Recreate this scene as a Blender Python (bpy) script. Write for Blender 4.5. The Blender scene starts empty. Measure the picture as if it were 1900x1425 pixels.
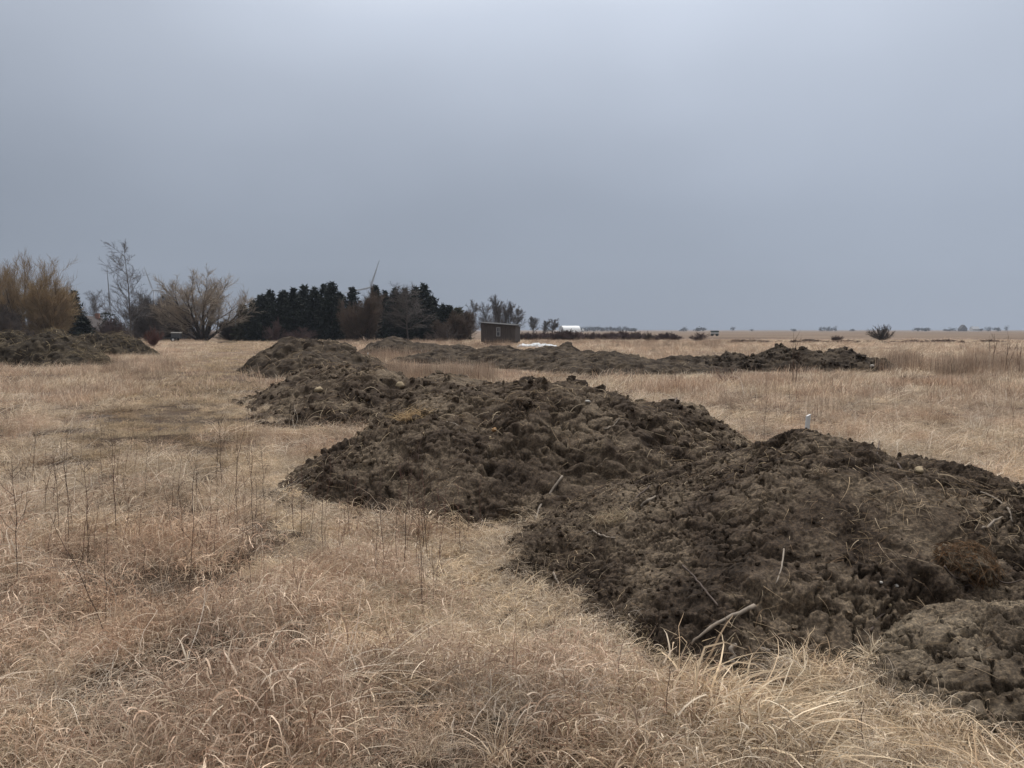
import bpy, math, random
import numpy as np
from mathutils import Vector

R = math.radians
C = bpy.context.scene
COL = C.collection

# ------------------------------------------------------------------ camera
EYE = 1.65
FPX = 1491.0            # focal length in pixels of the 1900 px wide photograph
PITCH = math.atan(100.0 / FPX)
cd = bpy.data.cameras.new('camera')
cam = bpy.data.objects.new('camera', cd)
COL.objects.link(cam)
cam.location = (0, 0, EYE)
cam.rotation_euler = (math.pi / 2 - PITCH, 0, 0)
cd.sensor_width = 36.0
cd.lens = 36.0 * FPX / 1900.0
cd.clip_start = 0.05
cd.clip_end = 20000
C.camera = cam

# ------------------------------------------------------------------ world: overcast sky
SUN_EL, SUN_AZ = R(57), R(14)          # azimuth clockwise from +Y
w = bpy.data.worlds.new("World")
C.world = w
w.use_nodes = True
nt = w.node_tree
nt.nodes.clear()


def N(tree, typ, **kw):
    n = tree.nodes.new(typ)
    for k, v in kw.items():
        setattr(n, k, v)
    return n


def ramp(tree, stops, interp='LINEAR'):
    n = tree.nodes.new('ShaderNodeValToRGB')
    cr = n.color_ramp
    cr.interpolation = interp
    while len(cr.elements) < len(stops):
        cr.elements.new(0.5)
    for e, (p, c) in zip(cr.elements, stops):
        e.position = p
        e.color = (*c, 1) if len(c) == 3 else c
    return n


def S(r, g, b):
    f = lambda v: (v / 255 / 12.92) if v / 255 <= 0.04045 else ((v / 255 + 0.055) / 1.055) ** 2.4
    return (f(r), f(g), f(b))


out = N(nt, 'ShaderNodeOutputWorld')
bg = N(nt, 'ShaderNodeBackground')
sky = N(nt, 'ShaderNodeTexSky', sky_type='NISHITA')
sky.sun_disc = False
sky.sun_elevation = SUN_EL
sky.sun_rotation = SUN_AZ
bgs = N(nt, 'ShaderNodeBackground')
bgs.inputs['Strength'].default_value = 0.05
nt.links.new(sky.outputs[0], bgs.inputs['Color'])
tc = N(nt, 'ShaderNodeTexCoord')
sep = N(nt, 'ShaderNodeSeparateXYZ')
nt.links.new(tc.outputs['Generated'], sep.inputs[0])
# cloud thickness: broad soft noise shifts the height a little so that the layers waver
def mth(op, a=None, b=None, c=None):
    n = N(nt, 'ShaderNodeMath', operation=op)
    for k, v in enumerate((a, b, c)):
        if v is None:
            continue
        if isinstance(v, (int, float)):
            n.inputs[k].default_value = v
        else:
            nt.links.new(v, n.inputs[k])
    return n.outputs[0]


mp = N(nt, 'ShaderNodeMapping')
mp.inputs['Scale'].default_value = (1.0, 1.0, 1.7)
mp.inputs['Rotation'].default_value = (0, R(9), 0)
nt.links.new(tc.outputs['Generated'], mp.inputs[0])
nz = N(nt, 'ShaderNodeTexNoise')
nz.inputs['Scale'].default_value = 2.3
nz.inputs['Detail'].default_value = 2.5
nz.inputs['Roughness'].default_value = 0.4
nt.links.new(mp.outputs[0], nz.inputs['Vector'])
Z, X = sep.outputs['Z'], sep.outputs['X']
zz = mth('ADD', Z, mth('MULTIPLY_ADD', nz.outputs['Fac'], 0.10, -0.05))


def V(v):
    return S(v + 1, v + 10, v + 25)


zr = ramp(nt, [(0.0, V(136)), (0.05, V(138)), (0.136, V(152)), (0.216, V(169)), (0.292, V(187)), (0.36, V(205)),
               (0.60, (1.35, 1.40, 1.48)), (1.0, (3.6, 3.62, 3.7))])
nt.links.new(zz, zr.inputs[0])
# thinner, brighter cloud to the right; duller to the left and away from the bright patch ahead
zc = mth('MINIMUM', mth('MAXIMUM', Z, 0.0), 0.42)
lin = mth('MULTIPLY', X, mth('MULTIPLY_ADD', zc, -0.75, 0.47))
quad = mth('MULTIPLY', mth('MULTIPLY', X, X), mth('MULTIPLY', mth('MAXIMUM', mth('ADD', zc, -0.12), 0.0), -1.5))
nz2 = N(nt, 'ShaderNodeTexNoise')
nz2.inputs['Scale'].default_value = 2.4
nz2.inputs['Detail'].default_value = 4.0
nz2.inputs['Roughness'].default_value = 0.45
nt.links.new(mp.outputs[0], nz2.inputs['Vector'])
fine = mth('MULTIPLY_ADD', nz2.outputs['Fac'], 0.24, -0.11)
tot = mth('ADD', mth('ADD', mth('ADD', lin, quad), fine), 1.0)
tot = mth('MINIMUM', mth('MAXIMUM', tot, 0.68), 1.28)
# unseen sky behind the camera is dimmed so camera-facing slopes stay dark
beh = N(nt, 'ShaderNodeMapRange', interpolation_type='SMOOTHSTEP')
nt.links.new(sep.outputs['Y'], beh.inputs[0])
for k_, v_ in ((1, -0.75), (2, 0.45), (3, 0.38), (4, 1.0)):
    beh.inputs[k_].default_value = v_
tot = mth('MULTIPLY', tot, beh.outputs[0])
nt.links.new(zr.outputs[0], bg.inputs['Color'])
nt.links.new(tot, bg.inputs['Strength'])
mx = N(nt, 'ShaderNodeMixShader')
mx.inputs[0].default_value = 0.94           # nearly closed cloud cover in front of the clear sky
nt.links.new(bgs.outputs[0], mx.inputs[1])
nt.links.new(bg.outputs[0], mx.inputs[2])
nt.links.new(mx.outputs[0], out.inputs['Surface'])

sl = bpy.data.lights.new('sun', 'SUN')
sl.energy = 2.3
sl.angle = R(14)
sl.color = (1.0, 0.96, 0.9)
so = bpy.data.objects.new('sun', sl)
COL.objects.link(so)
sd = Vector((math.sin(SUN_AZ) * math.cos(SUN_EL), math.cos(SUN_AZ) * math.cos(SUN_EL), math.sin(SUN_EL)))
so.rotation_euler = (-sd).to_track_quat('-Z', 'Y').to_euler()

C.view_settings.view_transform = 'Standard'
C.view_settings.look = 'None'
C.view_settings.exposure = 0.0
C.view_settings.gamma = 1.0
C.render.engine = 'CYCLES'
C.cycles.max_bounces = 5
C.cycles.diffuse_bounces = 3
C.cycles.glossy_bounces = 2
C.cycles.transmission_bounces = 3
C.cycles.volume_bounces = 0
C.cycles.use_denoising = True
C.cycles.denoiser = 'OPENIMAGEDENOISE'
C.cycles.denoising_input_passes = 'RGB_ALBEDO_NORMAL'
C.cycles.denoising_prefilter = 'ACCURATE'
C.cycles.sample_clamp_indirect = 4

# ------------------------------------------------------------------ numeric helpers
rng = np.random.default_rng(7)


def P(px, py, Y):
    """point seen at photo pixel (px, py) at ground distance Y"""
    a, b = px - 950.0, 712.5 - py
    dy = math.cos(PITCH) * FPX + math.sin(PITCH) * b
    dz = -math.sin(PITCH) * FPX + math.cos(PITCH) * b
    k = Y / dy
    return Vector((a * k, Y, EYE + dz * k))


def ray(px, py):
    p = P(px, py, 10.0) - Vector((0, 0, EYE))
    return p.normalized()


def pxof(x, y, z):
    """inverse of P for arrays"""
    zz = z - EYE
    f = y * math.cos(PITCH) - zz * math.sin(PITCH)
    u = y * math.sin(PITCH) + zz * math.cos(PITCH)
    return 950 + FPX * x / f, 712.5 - FPX * u / f


def _h(ix, iy, iz, s):
    h = (ix.astype(np.uint32) * np.uint32(374761393) + iy.astype(np.uint32) * np.uint32(668265263)
         + iz.astype(np.uint32) * np.uint32(2246822519) + np.uint32((s * 3266489917) & 0xffffffff))
    h = (h ^ (h >> np.uint32(13))) * np.uint32(1274126177)
    h = h ^ (h >> np.uint32(16))
    h = h * np.uint32(2654435761)
    return h ^ (h >> np.uint32(15))


def vnoise(p, s=0):
    """gradient noise, p (n,3) -> about -1..1"""
    i = np.floor(p).astype(np.int64)
    f = p - i
    u = f * f * f * (f * (f * 6 - 15) + 10)
    tot = np.zeros(len(p))
    for dx in (0, 1):
        wx = u[:, 0] if dx else 1 - u[:, 0]
        for dy in (0, 1):
            wy = u[:, 1] if dy else 1 - u[:, 1]
            for dz in (0, 1):
                wz = u[:, 2] if dz else 1 - u[:, 2]
                h = _h(i[:, 0] + dx, i[:, 1] + dy, i[:, 2] + dz, s)
                gx = (h & np.uint32(1023)) / 511.5 - 1
                gy = ((h >> np.uint32(10)) & np.uint32(1023)) / 511.5 - 1
                gz_ = ((h >> np.uint32(20)) & np.uint32(1023)) / 511.5 - 1
                tot += wx * wy * wz * (gx * (f[:, 0] - dx) + gy * (f[:, 1] - dy) + gz_ * (f[:, 2] - dz))
    return tot * 1.4


def fbm(p, sc, oct=4, s=0, gain=0.5):
    a, t, q = 1.0, 0.0, p * sc
    for k in range(oct):
        t = t + a * vnoise(q + k * 17.3, s + k)
        q = q * 2.03
        a *= gain
    return t


def worley(p, s=0):
    """returns F1, F2 and cell random"""
    i = np.floor(p).astype(np.int64)
    n = len(p)
    f1 = np.full(n, 9.0)
    f2 = np.full(n, 9.0)
    cr = np.zeros(n)
    for dx in (-1, 0, 1):
        for dy in (-1, 0, 1):
            for dz in (-1, 0, 1):
                c = i + np.array([dx, dy, dz])
                h = _h(c[:, 0], c[:, 1], c[:, 2], s)
                q = np.stack([(h & np.uint32(1023)) / 1023., ((h >> np.uint32(10)) & np.uint32(1023)) / 1023.,
                              ((h >> np.uint32(20)) & np.uint32(1023)) / 1023.], 1) + c
                d = np.sqrt(((q - p) ** 2).sum(1))
                new = d < f1
                f2 = np.where(new, f1, np.minimum(f2, d))
                cr = np.where(new, (h & np.uint32(4095)) / 4095., cr)
                f1 = np.where(new, d, f1)
    return f1, f2, cr


def xy3(x, y, z=0.0):
    x = np.asarray(x, float)
    return np.stack([x, np.asarray(y, float), np.zeros_like(x) + z], 1)


def gz(x, y):
    """height of the ground"""
    x = np.atleast_1d(np.asarray(x, float))
    y = np.atleast_1d(np.asarray(y, float))
    p = xy3(x, y)
    d = np.hypot(x, y)
    near = np.clip(1 - d / 120, 0, 1)
    z = 0.055 * vnoise(p * 0.45, 3) * near + 0.035 * vnoise(p * 1.3, 4) * np.clip(1 - d / 40, 0, 1)
    z = z + 0.12 * vnoise(p * 0.06, 5) * np.clip(d / 30, 0, 1) * np.clip(1 - d / 400, 0, 1)
    return z


def g1(x, y):
    return float(gz([x], [y])[0])


# ------------------------------------------------------------------ object helpers
def tag(o, label=None, cat=None, group=None, kind=None):
    for k, v in (('label', label), ('category', cat), ('group', group), ('kind', kind)):
        if v:
            o[k] = v
    return o


def mesh_from(name, v, faces, smooth=True, attrs=None):
    """faces: list of integer arrays (n,3) or (n,4)"""
    v = np.asarray(v, np.float32)
    m = bpy.data.meshes.new(name)
    if isinstance(faces, np.ndarray):
        faces = [faces]
    faces = [f for f in faces if len(f)]
    loops = np.concatenate([f.ravel() for f in faces]).astype(np.int32)
    tot = np.concatenate([np.full(len(f), f.shape[1]) for f in faces]).astype(np.int32)
    st = np.concatenate([[0], np.cumsum(tot)[:-1]]).astype(np.int32)
    m.vertices.add(len(v))
    m.vertices.foreach_set('co', v.ravel())
    m.loops.add(len(loops))
    m.loops.foreach_set('vertex_index', loops)
    m.polygons.add(len(tot))
    m.polygons.foreach_set('loop_start', st)
    m.polygons.foreach_set('loop_total', tot)
    m.polygons.foreach_set('use_smooth', np.full(len(tot), smooth, dtype=bool))
    for an, arr in (attrs or {}).items():
        a = m.attributes.new(an, 'FLOAT_COLOR', 'POINT')
        c = np.ones((len(v), 4), np.float32)
        c[:, :3] = arr
        a.data.foreach_set('color', c.ravel())
    m.update(calc_edges=True)
    m.validate()
    return m


def link(name, m, mat=None, parent=None, loc=None):
    o = bpy.data.objects.new(name, m)
    COL.objects.link(o)
    if mat:
        m.materials.append(mat)
    if parent:
        o.parent = parent
    if loc is not None:
        o.location = loc
    return o


def empty(name, loc=(0, 0, 0), rz=0):
    o = bpy.data.objects.new(name, None)
    COL.objects.link(o)
    o.location = loc
    o.rotation_euler = (0, 0, rz)
    o.empty_display_size = 0.1
    return o


def kids(o):
    return [c for c in bpy.data.objects if c.parent == o]


def copy_tree(o, parent=None):
    c = o.copy()
    COL.objects.link(c)
    c.parent = parent
    for ch in kids(o):
        copy_tree(ch, c)
    return c


class MB:
    """collects shapes into one mesh"""

    def __init__(s):
        s.v, s.q, s.t, s.n = [], [], [], 0

    def add(s, v, quads=None, tris=None):
        v = np.asarray(v, float)
        if quads is not None and len(quads):
            s.q.append(np.asarray(quads) + s.n)
        if tris is not None and len(tris):
            s.t.append(np.asarray(tris) + s.n)
        s.v.append(v)
        s.n += len(v)
        return s

    def box(s, x0, x1, y0, y1, z0, z1):
        v = [(x, y, z) for z in (z0, z1) for (x, y) in ((x0, y0), (x1, y0), (x1, y1), (x0, y1))]
        return s.add(v, [(0, 3, 2, 1), (4, 5, 6, 7), (0, 1, 5, 4), (1, 2, 6, 5), (2, 3, 7, 6), (3, 0, 4, 7)])

    def hexa(s, pts):
        return s.add(pts, [(0, 3, 2, 1), (4, 5, 6, 7), (0, 1, 5, 4), (1, 2, 6, 5), (2, 3, 7, 6), (3, 0, 4, 7)])

    def segs(s, p0, p1, r0, r1, k=4):
        """many independent tapered prisms"""
        p0, p1 = np.asarray(p0, float), np.asarray(p1, float)
        r0, r1 = np.asarray(r0, float), np.asarray(r1, float)
        n = len(p0)
        if n == 0:
            return s
        t = p1 - p0
        t /= np.linalg.norm(t, axis=1, keepdims=True) + 1e-9
        ref = np.where(np.abs(t[:, 2:3]) > 0.9, np.array([[1., 0, 0]]), np.array([[0, 0, 1.]]))
        a = np.cross(t, ref)
        a /= np.linalg.norm(a, axis=1, keepdims=True) + 1e-9
        b = np.cross(t, a)
        an = np.arange(k) * 2 * math.pi / k
        ring = a[:, None, :] * np.cos(an)[None, :, None] + b[:, None, :] * np.sin(an)[None, :, None]
        v = np.concatenate([p0[:, None] + ring * r0[:, None, None], p1[:, None] + ring * r1[:, None, None]], 1)
        base = np.arange(n)[:, None, None] * (2 * k)
        j = np.arange(k)
        f = np.stack([j, (j + 1) % k, k + (j + 1) % k, k + j], 1)[None] + base
        return s.add(v.reshape(-1, 3), f.reshape(-1, 4))

    def tube(s, pts, rad, k=6, cap=True):
        """one continuous tube along a polyline"""
        pts = np.asarray(pts, float)
        rad = np.asarray(rad, float) + np.zeros(len(pts))
        t = np.gradient(pts, axis=0)
        t /= np.linalg.norm(t, axis=1, keepdims=True) + 1e-9
        ref = np.array([0, 0, 1.]) if abs(t[0, 2]) < 0.8 else np.array([1., 0, 0])
        vs = []
        for i in range(len(pts)):
            a = np.cross(t[i], ref)
            a /= np.linalg.norm(a) + 1e-9
            b = np.cross(t[i], a)
            an = np.arange(k) * 2 * math.pi / k
            vs.append(pts[i] + rad[i] * (np.cos(an)[:, None] * a + np.sin(an)[:, None] * b))
        v = np.concatenate(vs)
        q, tr = [], []
        for i in range(len(pts) - 1):
            for j in range(k):
                q.append((i * k + j, i * k + (j + 1) % k, (i + 1) * k + (j + 1) % k, (i + 1) * k + j))
        if cap:
            v = np.concatenate([v, pts[:1], pts[-1:]])
            c0, c1 = len(v) - 2, len(v) - 1
            e = (len(pts) - 1) * k
            for j in range(k):
                tr.append((c0, (j + 1) % k, j))
                tr.append((c1, e + j, e + (j + 1) % k))
        return s.add(v, q, tr)

    def cyl(s, c, axis, r, h, k=16):
        c, ax = np.asarray(c, float), np.asarray(axis, float)
        return s.tube([c - ax * h / 2, c + ax * h / 2], r, k)

    def mesh(s, name, smooth=False):
        f = []
        if s.q:
            f.append(np.concatenate(s.q))
        if s.t:
            f.append(np.concatenate(s.t))
        return mesh_from(name, np.concatenate(s.v), f, smooth)

    def build(s, name, mat, parent=None, smooth=False):
        return link(name, s.mesh(name, smooth), mat, parent)


# ------------------------------------------------------------------ materials
def mat_new(name):
    m = bpy.data.materials.new(name)
    m.use_nodes = True
    t = m.node_tree
    b = t.nodes['Principled BSDF']
    b.inputs['Specular IOR Level'].default_value = 0.2
    return m, t, b


def plain(name, col, rough=0.8, var=0.25, scale=6.0, bump=0.0, coords='Object', stretch=(1, 1, 1), metal=0.0):
    m, t, b = mat_new(name)
    tcn = N(t, 'ShaderNodeTexCoord')
    mpn = N(t, 'ShaderNodeMapping')
    mpn.inputs['Scale'].default_value = stretch
    t.links.new(tcn.outputs[coords], mpn.inputs[0])
    nz = N(t, 'ShaderNodeTexNoise')
    nz.inputs['Scale'].default_value = scale
    nz.inputs['Detail'].default_value = 6
    nz.inputs['Roughness'].default_value = 0.65
    t.links.new(mpn.outputs[0], nz.inputs['Vector'])
    lo = tuple(c * (1 - var) for c in col)
    hi = tuple(min(1, c * (1 + var)) for c in col)
    rp = ramp(t, [(0.3, lo), (0.7, hi)])
    t.links.new(nz.outputs['Fac'], rp.inputs[0])
    t.links.new(rp.outputs[0], b.inputs['Base Color'])
    b.inputs['Roughness'].default_value = rough
    b.inputs['Metallic'].default_value = metal
    if bump:
        bp = N(t, 'ShaderNodeBump')
        bp.inputs['Strength'].default_value = 0.6
        bp.inputs['Distance'].default_value = bump
        t.links.new(nz.outputs['Fac'], bp.inputs['Height'])
        t.links.new(bp.outputs[0], b.inputs['Normal'])
    return m


def soil_mat(name, dark, mid, pale, pale_at=0.6, straw=0.0):
    m, t, b = mat_new(name)
    geo = N(t, 'ShaderNodeNewGeometry')
    n1 = N(t, 'ShaderNodeTexNoise')
    n1.inputs['Scale'].default_value = 1.9
    n1.inputs['Detail'].default_value = 9
    n1.inputs['Roughness'].default_value = 0.68
    n1.inputs['Distortion'].default_value = 0.4
    t.links.new(geo.outputs['Position'], n1.inputs['Vector'])
    r1 = ramp(t, [(0.28, dark), (0.46, mid), (pale_at, pale), (0.85, tuple(c * 1.15 for c in pale))])
    t.links.new(n1.outputs['Fac'], r1.inputs[0])
    n2 = N(t, 'ShaderNodeTexNoise')
    n2.inputs['Scale'].default_value = 55
    n2.inputs['Detail'].default_value = 5
    n2.inputs['Roughness'].default_value = 0.7
    t.links.new(geo.outputs['Position'], n2.inputs['Vector'])
    r2 = ramp(t, [(0.3, (0.34, 0.33, 0.32)), (0.5, (0.95, 0.95, 0.95)), (0.7, (2.1, 2.0, 1.8))])
    t.links.new(n2.outputs['Fac'], r2.inputs[0])
    mu = N(t, 'ShaderNodeMix', data_type='RGBA', blend_type='MULTIPLY')
    mu.inputs[0].default_value = 1.0
    t.links.new(r1.outputs[0], mu.inputs[6])
    t.links.new(r2.outputs[0], mu.inputs[7])
    t.links.new(mu.outputs[2], b.inputs['Base Color'])
    b.inputs['Roughness'].default_value = 0.95
    b.inputs['Specular IOR Level'].default_value = 0.1
    n3 = N(t, 'ShaderNodeTexNoise')
    n3.inputs['Scale'].default_value = 60
    n3.inputs['Detail'].default_value = 9
    n3.inputs['Roughness'].default_value = 0.72
    t.links.new(geo.outputs['Position'], n3.inputs['Vector'])
    bp = N(t, 'ShaderNodeBump')
    bp.inputs['Strength'].default_value = 0.7
    bp.inputs['Distance'].default_value = 0.014
    t.links.new(n3.outputs['Fac'], bp.inputs['Height'])
    t.links.new(bp.outputs[0], b.inputs['Normal'])
    return m


def blade_mat(name, patch=True):
    """dry grass: the blade's own tint, drifting through the field from straw to russet"""
    m = bpy.data.materials.new(name)
    m.use_nodes = True
    t = m.node_tree
    t.nodes.clear()
    o = N(t, 'ShaderNodeOutputMaterial')
    at = N(t, 'ShaderNodeAttribute', attribute_name='tint')
    geo = N(t, 'ShaderNodeNewGeometry')
    oi = N(t, 'ShaderNodeObjectInfo')
    nz = N(t, 'ShaderNodeTexNoise')
    nz.inputs['Scale'].default_value = 0.55
    nz.inputs['Detail'].default_value = 5
    nz.inputs['Roughness'].default_value = 0.6
    t.links.new(geo.outputs['Position'], nz.inputs['Vector'])
    rp = ramp(t, [(0.32, (1.14, 1.05, 0.94)), (0.48, (1.0, 0.97, 0.93)), (0.60, (0.95, 0.86, 0.77)), (0.72, (0.76, 0.65, 0.56))])
    t.links.new(nz.outputs['Fac'], rp.inputs[0])
    m1 = N(t, 'ShaderNodeMix', data_type='RGBA', blend_type='MULTIPLY')
    m1.inputs[0].default_value = 1.0 if patch else 0.3
    t.links.new(at.outputs['Color'], m1.inputs[6])
    t.links.new(rp.outputs[0], m1.inputs[7])
    r2 = ramp(t, [(0.0, (0.58, 0.55, 0.53)), (0.4, (1, 1, 1)), (1.0, (1.36, 1.34, 1.31))])
    t.links.new(oi.outputs['Random'], r2.inputs[0])
    m2 = N(t, 'ShaderNodeMix', data_type='RGBA', blend_type='MULTIPLY')
    m2.inputs[0].default_value = 1.0
    t.links.new(m1.outputs[2], m2.inputs[6])
    t.links.new(r2.outputs[0], m2.inputs[7])
    d = N(t, 'ShaderNodeBsdfDiffuse')
    tr = N(t, 'ShaderNodeBsdfTranslucent')
    t.links.new(m2.outputs[2], d.inputs[0])
    t.links.new(m2.outputs[2], tr.inputs[0])
    ms = N(t, 'ShaderNodeMixShader')
    ms.inputs[0].default_value = 0.33
    t.links.new(d.outputs[0], ms.inputs[1])
    t.links.new(tr.outputs[0], ms.inputs[2])
    t.links.new(ms.outputs[0], o.inputs[0])
    return m


M = {}
M['soil'] = soil_mat('soil', (0.0145, 0.0105, 0.008), (0.050, 0.0365, 0.0265), (0.128, 0.099, 0.071), 0.63)
M['soil_clay'] = soil_mat('soil_clay', (0.030, 0.023, 0.017), (0.078, 0.060, 0.043), (0.155, 0.124, 0.090), 0.61)
M['soil_far'] = soil_mat('soil_far', (0.016, 0.012, 0.009), (0.036, 0.027, 0.020), (0.078, 0.060, 0.043), 0.60)
M['manure'] = soil_mat('manure', (0.012, 0.0095, 0.0075), (0.027, 0.021, 0.0155), (0.070, 0.056, 0.040), 0.62)
M['blade'] = blade_mat('dry_blade')
M['fibre'] = blade_mat('root_fibre', False)
M['stick_pale'] = plain('weathered_wood', (0.20, 0.165, 0.13), 0.8, 0.3, 18, 0.003, stretch=(1, 1, 0.3))
M['stick_dark'] = plain('dark_wood', (0.075, 0.056, 0.045), 0.85, 0.35, 18, 0.003)
M['weed'] = plain('weed_stalk', (0.085, 0.055, 0.042), 0.8, 0.3, 8)
M['weed_pale'] = plain('pale_stalk', (0.24, 0.18, 0.12), 0.8, 0.3, 8)
M['red_twig'] = plain('red_twig', (0.13, 0.065, 0.052), 0.75, 0.3, 8)
M['stone_tan'] = plain('tan_stone', (0.30, 0.235, 0.15), 0.85, 0.2, 14, 0.004)
M['stone_ochre'] = plain('ochre_stone', (0.30, 0.17, 0.075), 0.85, 0.2, 14, 0.004)
M['stone_white'] = plain('pale_stone', (0.36, 0.335, 0.30), 0.85, 0.15, 14, 0.004)
M['white_paint'] = plain('white_paint', (0.60, 0.60, 0.59), 0.6, 0.06, 5)
M['turbine_grey'] = plain('turbine_grey', (0.28, 0.29, 0.31), 0.6, 0.04, 0.05)
M['faded_paint'] = plain('faded_paint', (0.34, 0.34, 0.335), 0.7, 0.15, 6)
M['bark'] = plain('bark', (0.058, 0.047, 0.041), 0.95, 0.35, 3, 0.02)
M['bark_grey'] = plain('grey_bark', (0.105, 0.090, 0.080), 0.95, 0.3, 3, 0.02)
M['twig_brown'] = plain('brown_twigs', (0.098, 0.076, 0.064), 0.9, 0.25, 2)
M['twig_grey'] = plain('grey_twigs', (0.115, 0.100, 0.092), 0.9, 0.2, 2)
M['twig_gold'] = plain('golden_twigs', (0.27, 0.195, 0.11), 0.9, 0.2, 0.6)
M['twig_tan'] = plain('tan_twigs', (0.30, 0.25, 0.195), 0.9, 0.2, 0.6)
M['twig_rust'] = plain('russet_twigs', (0.115, 0.083, 0.062), 0.9, 0.25, 1)
M['twig_wine'] = plain('wine_twigs', (0.092, 0.060, 0.056), 0.9, 0.25, 1)
M['needle'] = plain('dark_needles', (0.014, 0.018, 0.012), 0.8, 0.4, 1.2)
M['needle_brown'] = plain('brownish_needles', (0.060, 0.055, 0.030), 0.8, 0.35, 1.2)
M['far_wood'] = plain('far_trees', (0.050, 0.048, 0.046), 0.9, 0.2, 0.2)


# ------------------------------------------------------------------ ground
def ground_mat():
    m, t, b = mat_new('dead_grass_ground')
    geo = N(t, 'ShaderNodeNewGeometry')
    # field colour: long drifts across the view, finer mottling over them
    mp1 = N(t, 'ShaderNodeMapping')
    mp1.inputs['Scale'].default_value = (0.35, 1.0, 1.0)
    t.links.new(geo.outputs['Position'], mp1.inputs[0])
    n1 = N(t, 'ShaderNodeTexNoise')
    n1.inputs['Scale'].default_value = 0.09
    n1.inputs['Detail'].default_value = 7
    n1.inputs['Roughness'].default_value = 0.62
    t.links.new(mp1.outputs[0], n1.inputs['Vector'])
    r1 = ramp(t, [(0.34, (0.085, 0.060, 0.046)), (0.44, (0.130, 0.094, 0.069)), (0.53, (0.168, 0.123, 0.090)),
                  (0.62, (0.205, 0.155, 0.113)), (0.72, (0.150, 0.102, 0.074))])
    t.links.new(n1.outputs['Fac'], r1.inputs[0])
    n2 = N(t, 'ShaderNodeTexNoise')
    n2.inputs['Scale'].default_value = 2.2
    n2.inputs['Detail'].default_value = 9
    n2.inputs['Roughness'].default_value = 0.75
    t.links.new(mp1.outputs[0], n2.inputs['Vector'])
    r2 = ramp(t, [(0.3, (0.55, 0.52, 0.50)), (0.5, (0.95, 0.95, 0.95)), (0.7, (1.3, 1.28, 1.22))])
    t.links.new(n2.outputs['Fac'], r2.inputs[0])
    mu = N(t, 'ShaderNodeMix', data_type='RGBA', blend_type='MULTIPLY')
    mu.inputs[0].default_value = 1.0
    t.links.new(r1.outputs[0], mu.inputs[6])
    t.links.new(r2.outputs[0], mu.inputs[7])
    # bare trampled soil, and litter darkened near the camera to paint shaded gaps between tufts
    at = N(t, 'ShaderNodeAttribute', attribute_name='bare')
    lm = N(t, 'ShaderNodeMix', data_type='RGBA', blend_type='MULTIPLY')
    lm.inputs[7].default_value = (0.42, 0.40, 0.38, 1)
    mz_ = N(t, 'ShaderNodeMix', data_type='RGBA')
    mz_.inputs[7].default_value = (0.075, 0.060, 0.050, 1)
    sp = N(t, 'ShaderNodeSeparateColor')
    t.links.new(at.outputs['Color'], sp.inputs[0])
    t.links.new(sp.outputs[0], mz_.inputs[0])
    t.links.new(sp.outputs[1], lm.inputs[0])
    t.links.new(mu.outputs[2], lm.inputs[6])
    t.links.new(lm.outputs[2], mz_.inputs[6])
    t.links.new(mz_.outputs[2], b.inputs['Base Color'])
    b.inputs['Roughness'].default_value = 0.95
    b.inputs['Specular IOR Level'].default_value = 0.05
    bp = N(t, 'ShaderNodeBump')
    bp.inputs['Strength'].default_value = 0.7
    bp.inputs['Distance'].default_value = 0.08
    t.links.new(n2.outputs['Fac'], bp.inputs['Height'])
    t.links.new(bp.outputs[0], b.inputs['Normal'])
    return m


def bare_mask(x, y):
    """worn soil: a vehicle crossing near 15 m on the left, smears beside the heaps"""
    p = xy3(x, y)
    nz = fbm(p * np.array([0.5, 1, 1]), 0.9, 4, 61)
    a = np.exp(-((y - 15.3 - 0.10 * (x + 5)) / 0.9) ** 2) * np.clip((-1.2 - x) / 1.5, 0, 1) * np.clip((x + 9.0) / 2, 0, 1)
    b = np.exp(-((y - 13.3) / 0.7) ** 2) * np.exp(-((x + 5.3) / 2.4) ** 2) * 0.8
    c = np.exp(-((y - 10.8) / 0.45) ** 2) * np.exp(-((x + 3.9) / 0.9) ** 2) * 0.9
    d = np.exp(-((y - 21.5) / 0.8) ** 2) * np.exp(-((x + 7.6) / 1.2) ** 2) * 0.8
    return np.clip((a + b + c + d) * (0.55 + 1.0 * nz), 0, 0.75)


def make_ground():
    rr = np.concatenate([np.linspace(0.6, 40, 190), np.geomspace(40.5, 9000, 120)])
    th = np.linspace(0, 2 * math.pi, 361)[:-1]
    x = rr[:, None] * np.sin(th)[None]
    y = rr[:, None] * np.cos(th)[None]
    z = gz(x.ravel(), y.ravel())
    v = np.stack([x.ravel(), y.ravel(), z], 1)
    n, k = len(rr), len(th)
    i = np.arange(n - 1)[:, None]
    j = np.arange(k)[None]
    q = np.stack([i * k + j, i * k + (j + 1) % k, (i + 1) * k + (j + 1) % k, (i + 1) * k + j], -1).reshape(-1, 4)[:, ::-1]
    v = np.concatenate([v, [[0, 0, float(gz([0], [0])[0])]]])
    c = len(v) - 1
    tr = np.stack([np.full(k, c), np.arange(k), (np.arange(k) + 1) % k], 1)[:, ::-1]
    bm = bare_mask(v[:, 0], v[:, 1])
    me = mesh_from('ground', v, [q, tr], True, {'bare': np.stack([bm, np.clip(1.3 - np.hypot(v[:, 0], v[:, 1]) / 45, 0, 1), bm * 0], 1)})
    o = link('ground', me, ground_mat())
    tag(o, kind='structure')
    return o


make_ground()

# ------------------------------------------------------------------ soil mounds
MOUNDS = []     # (lobes, power)


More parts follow.
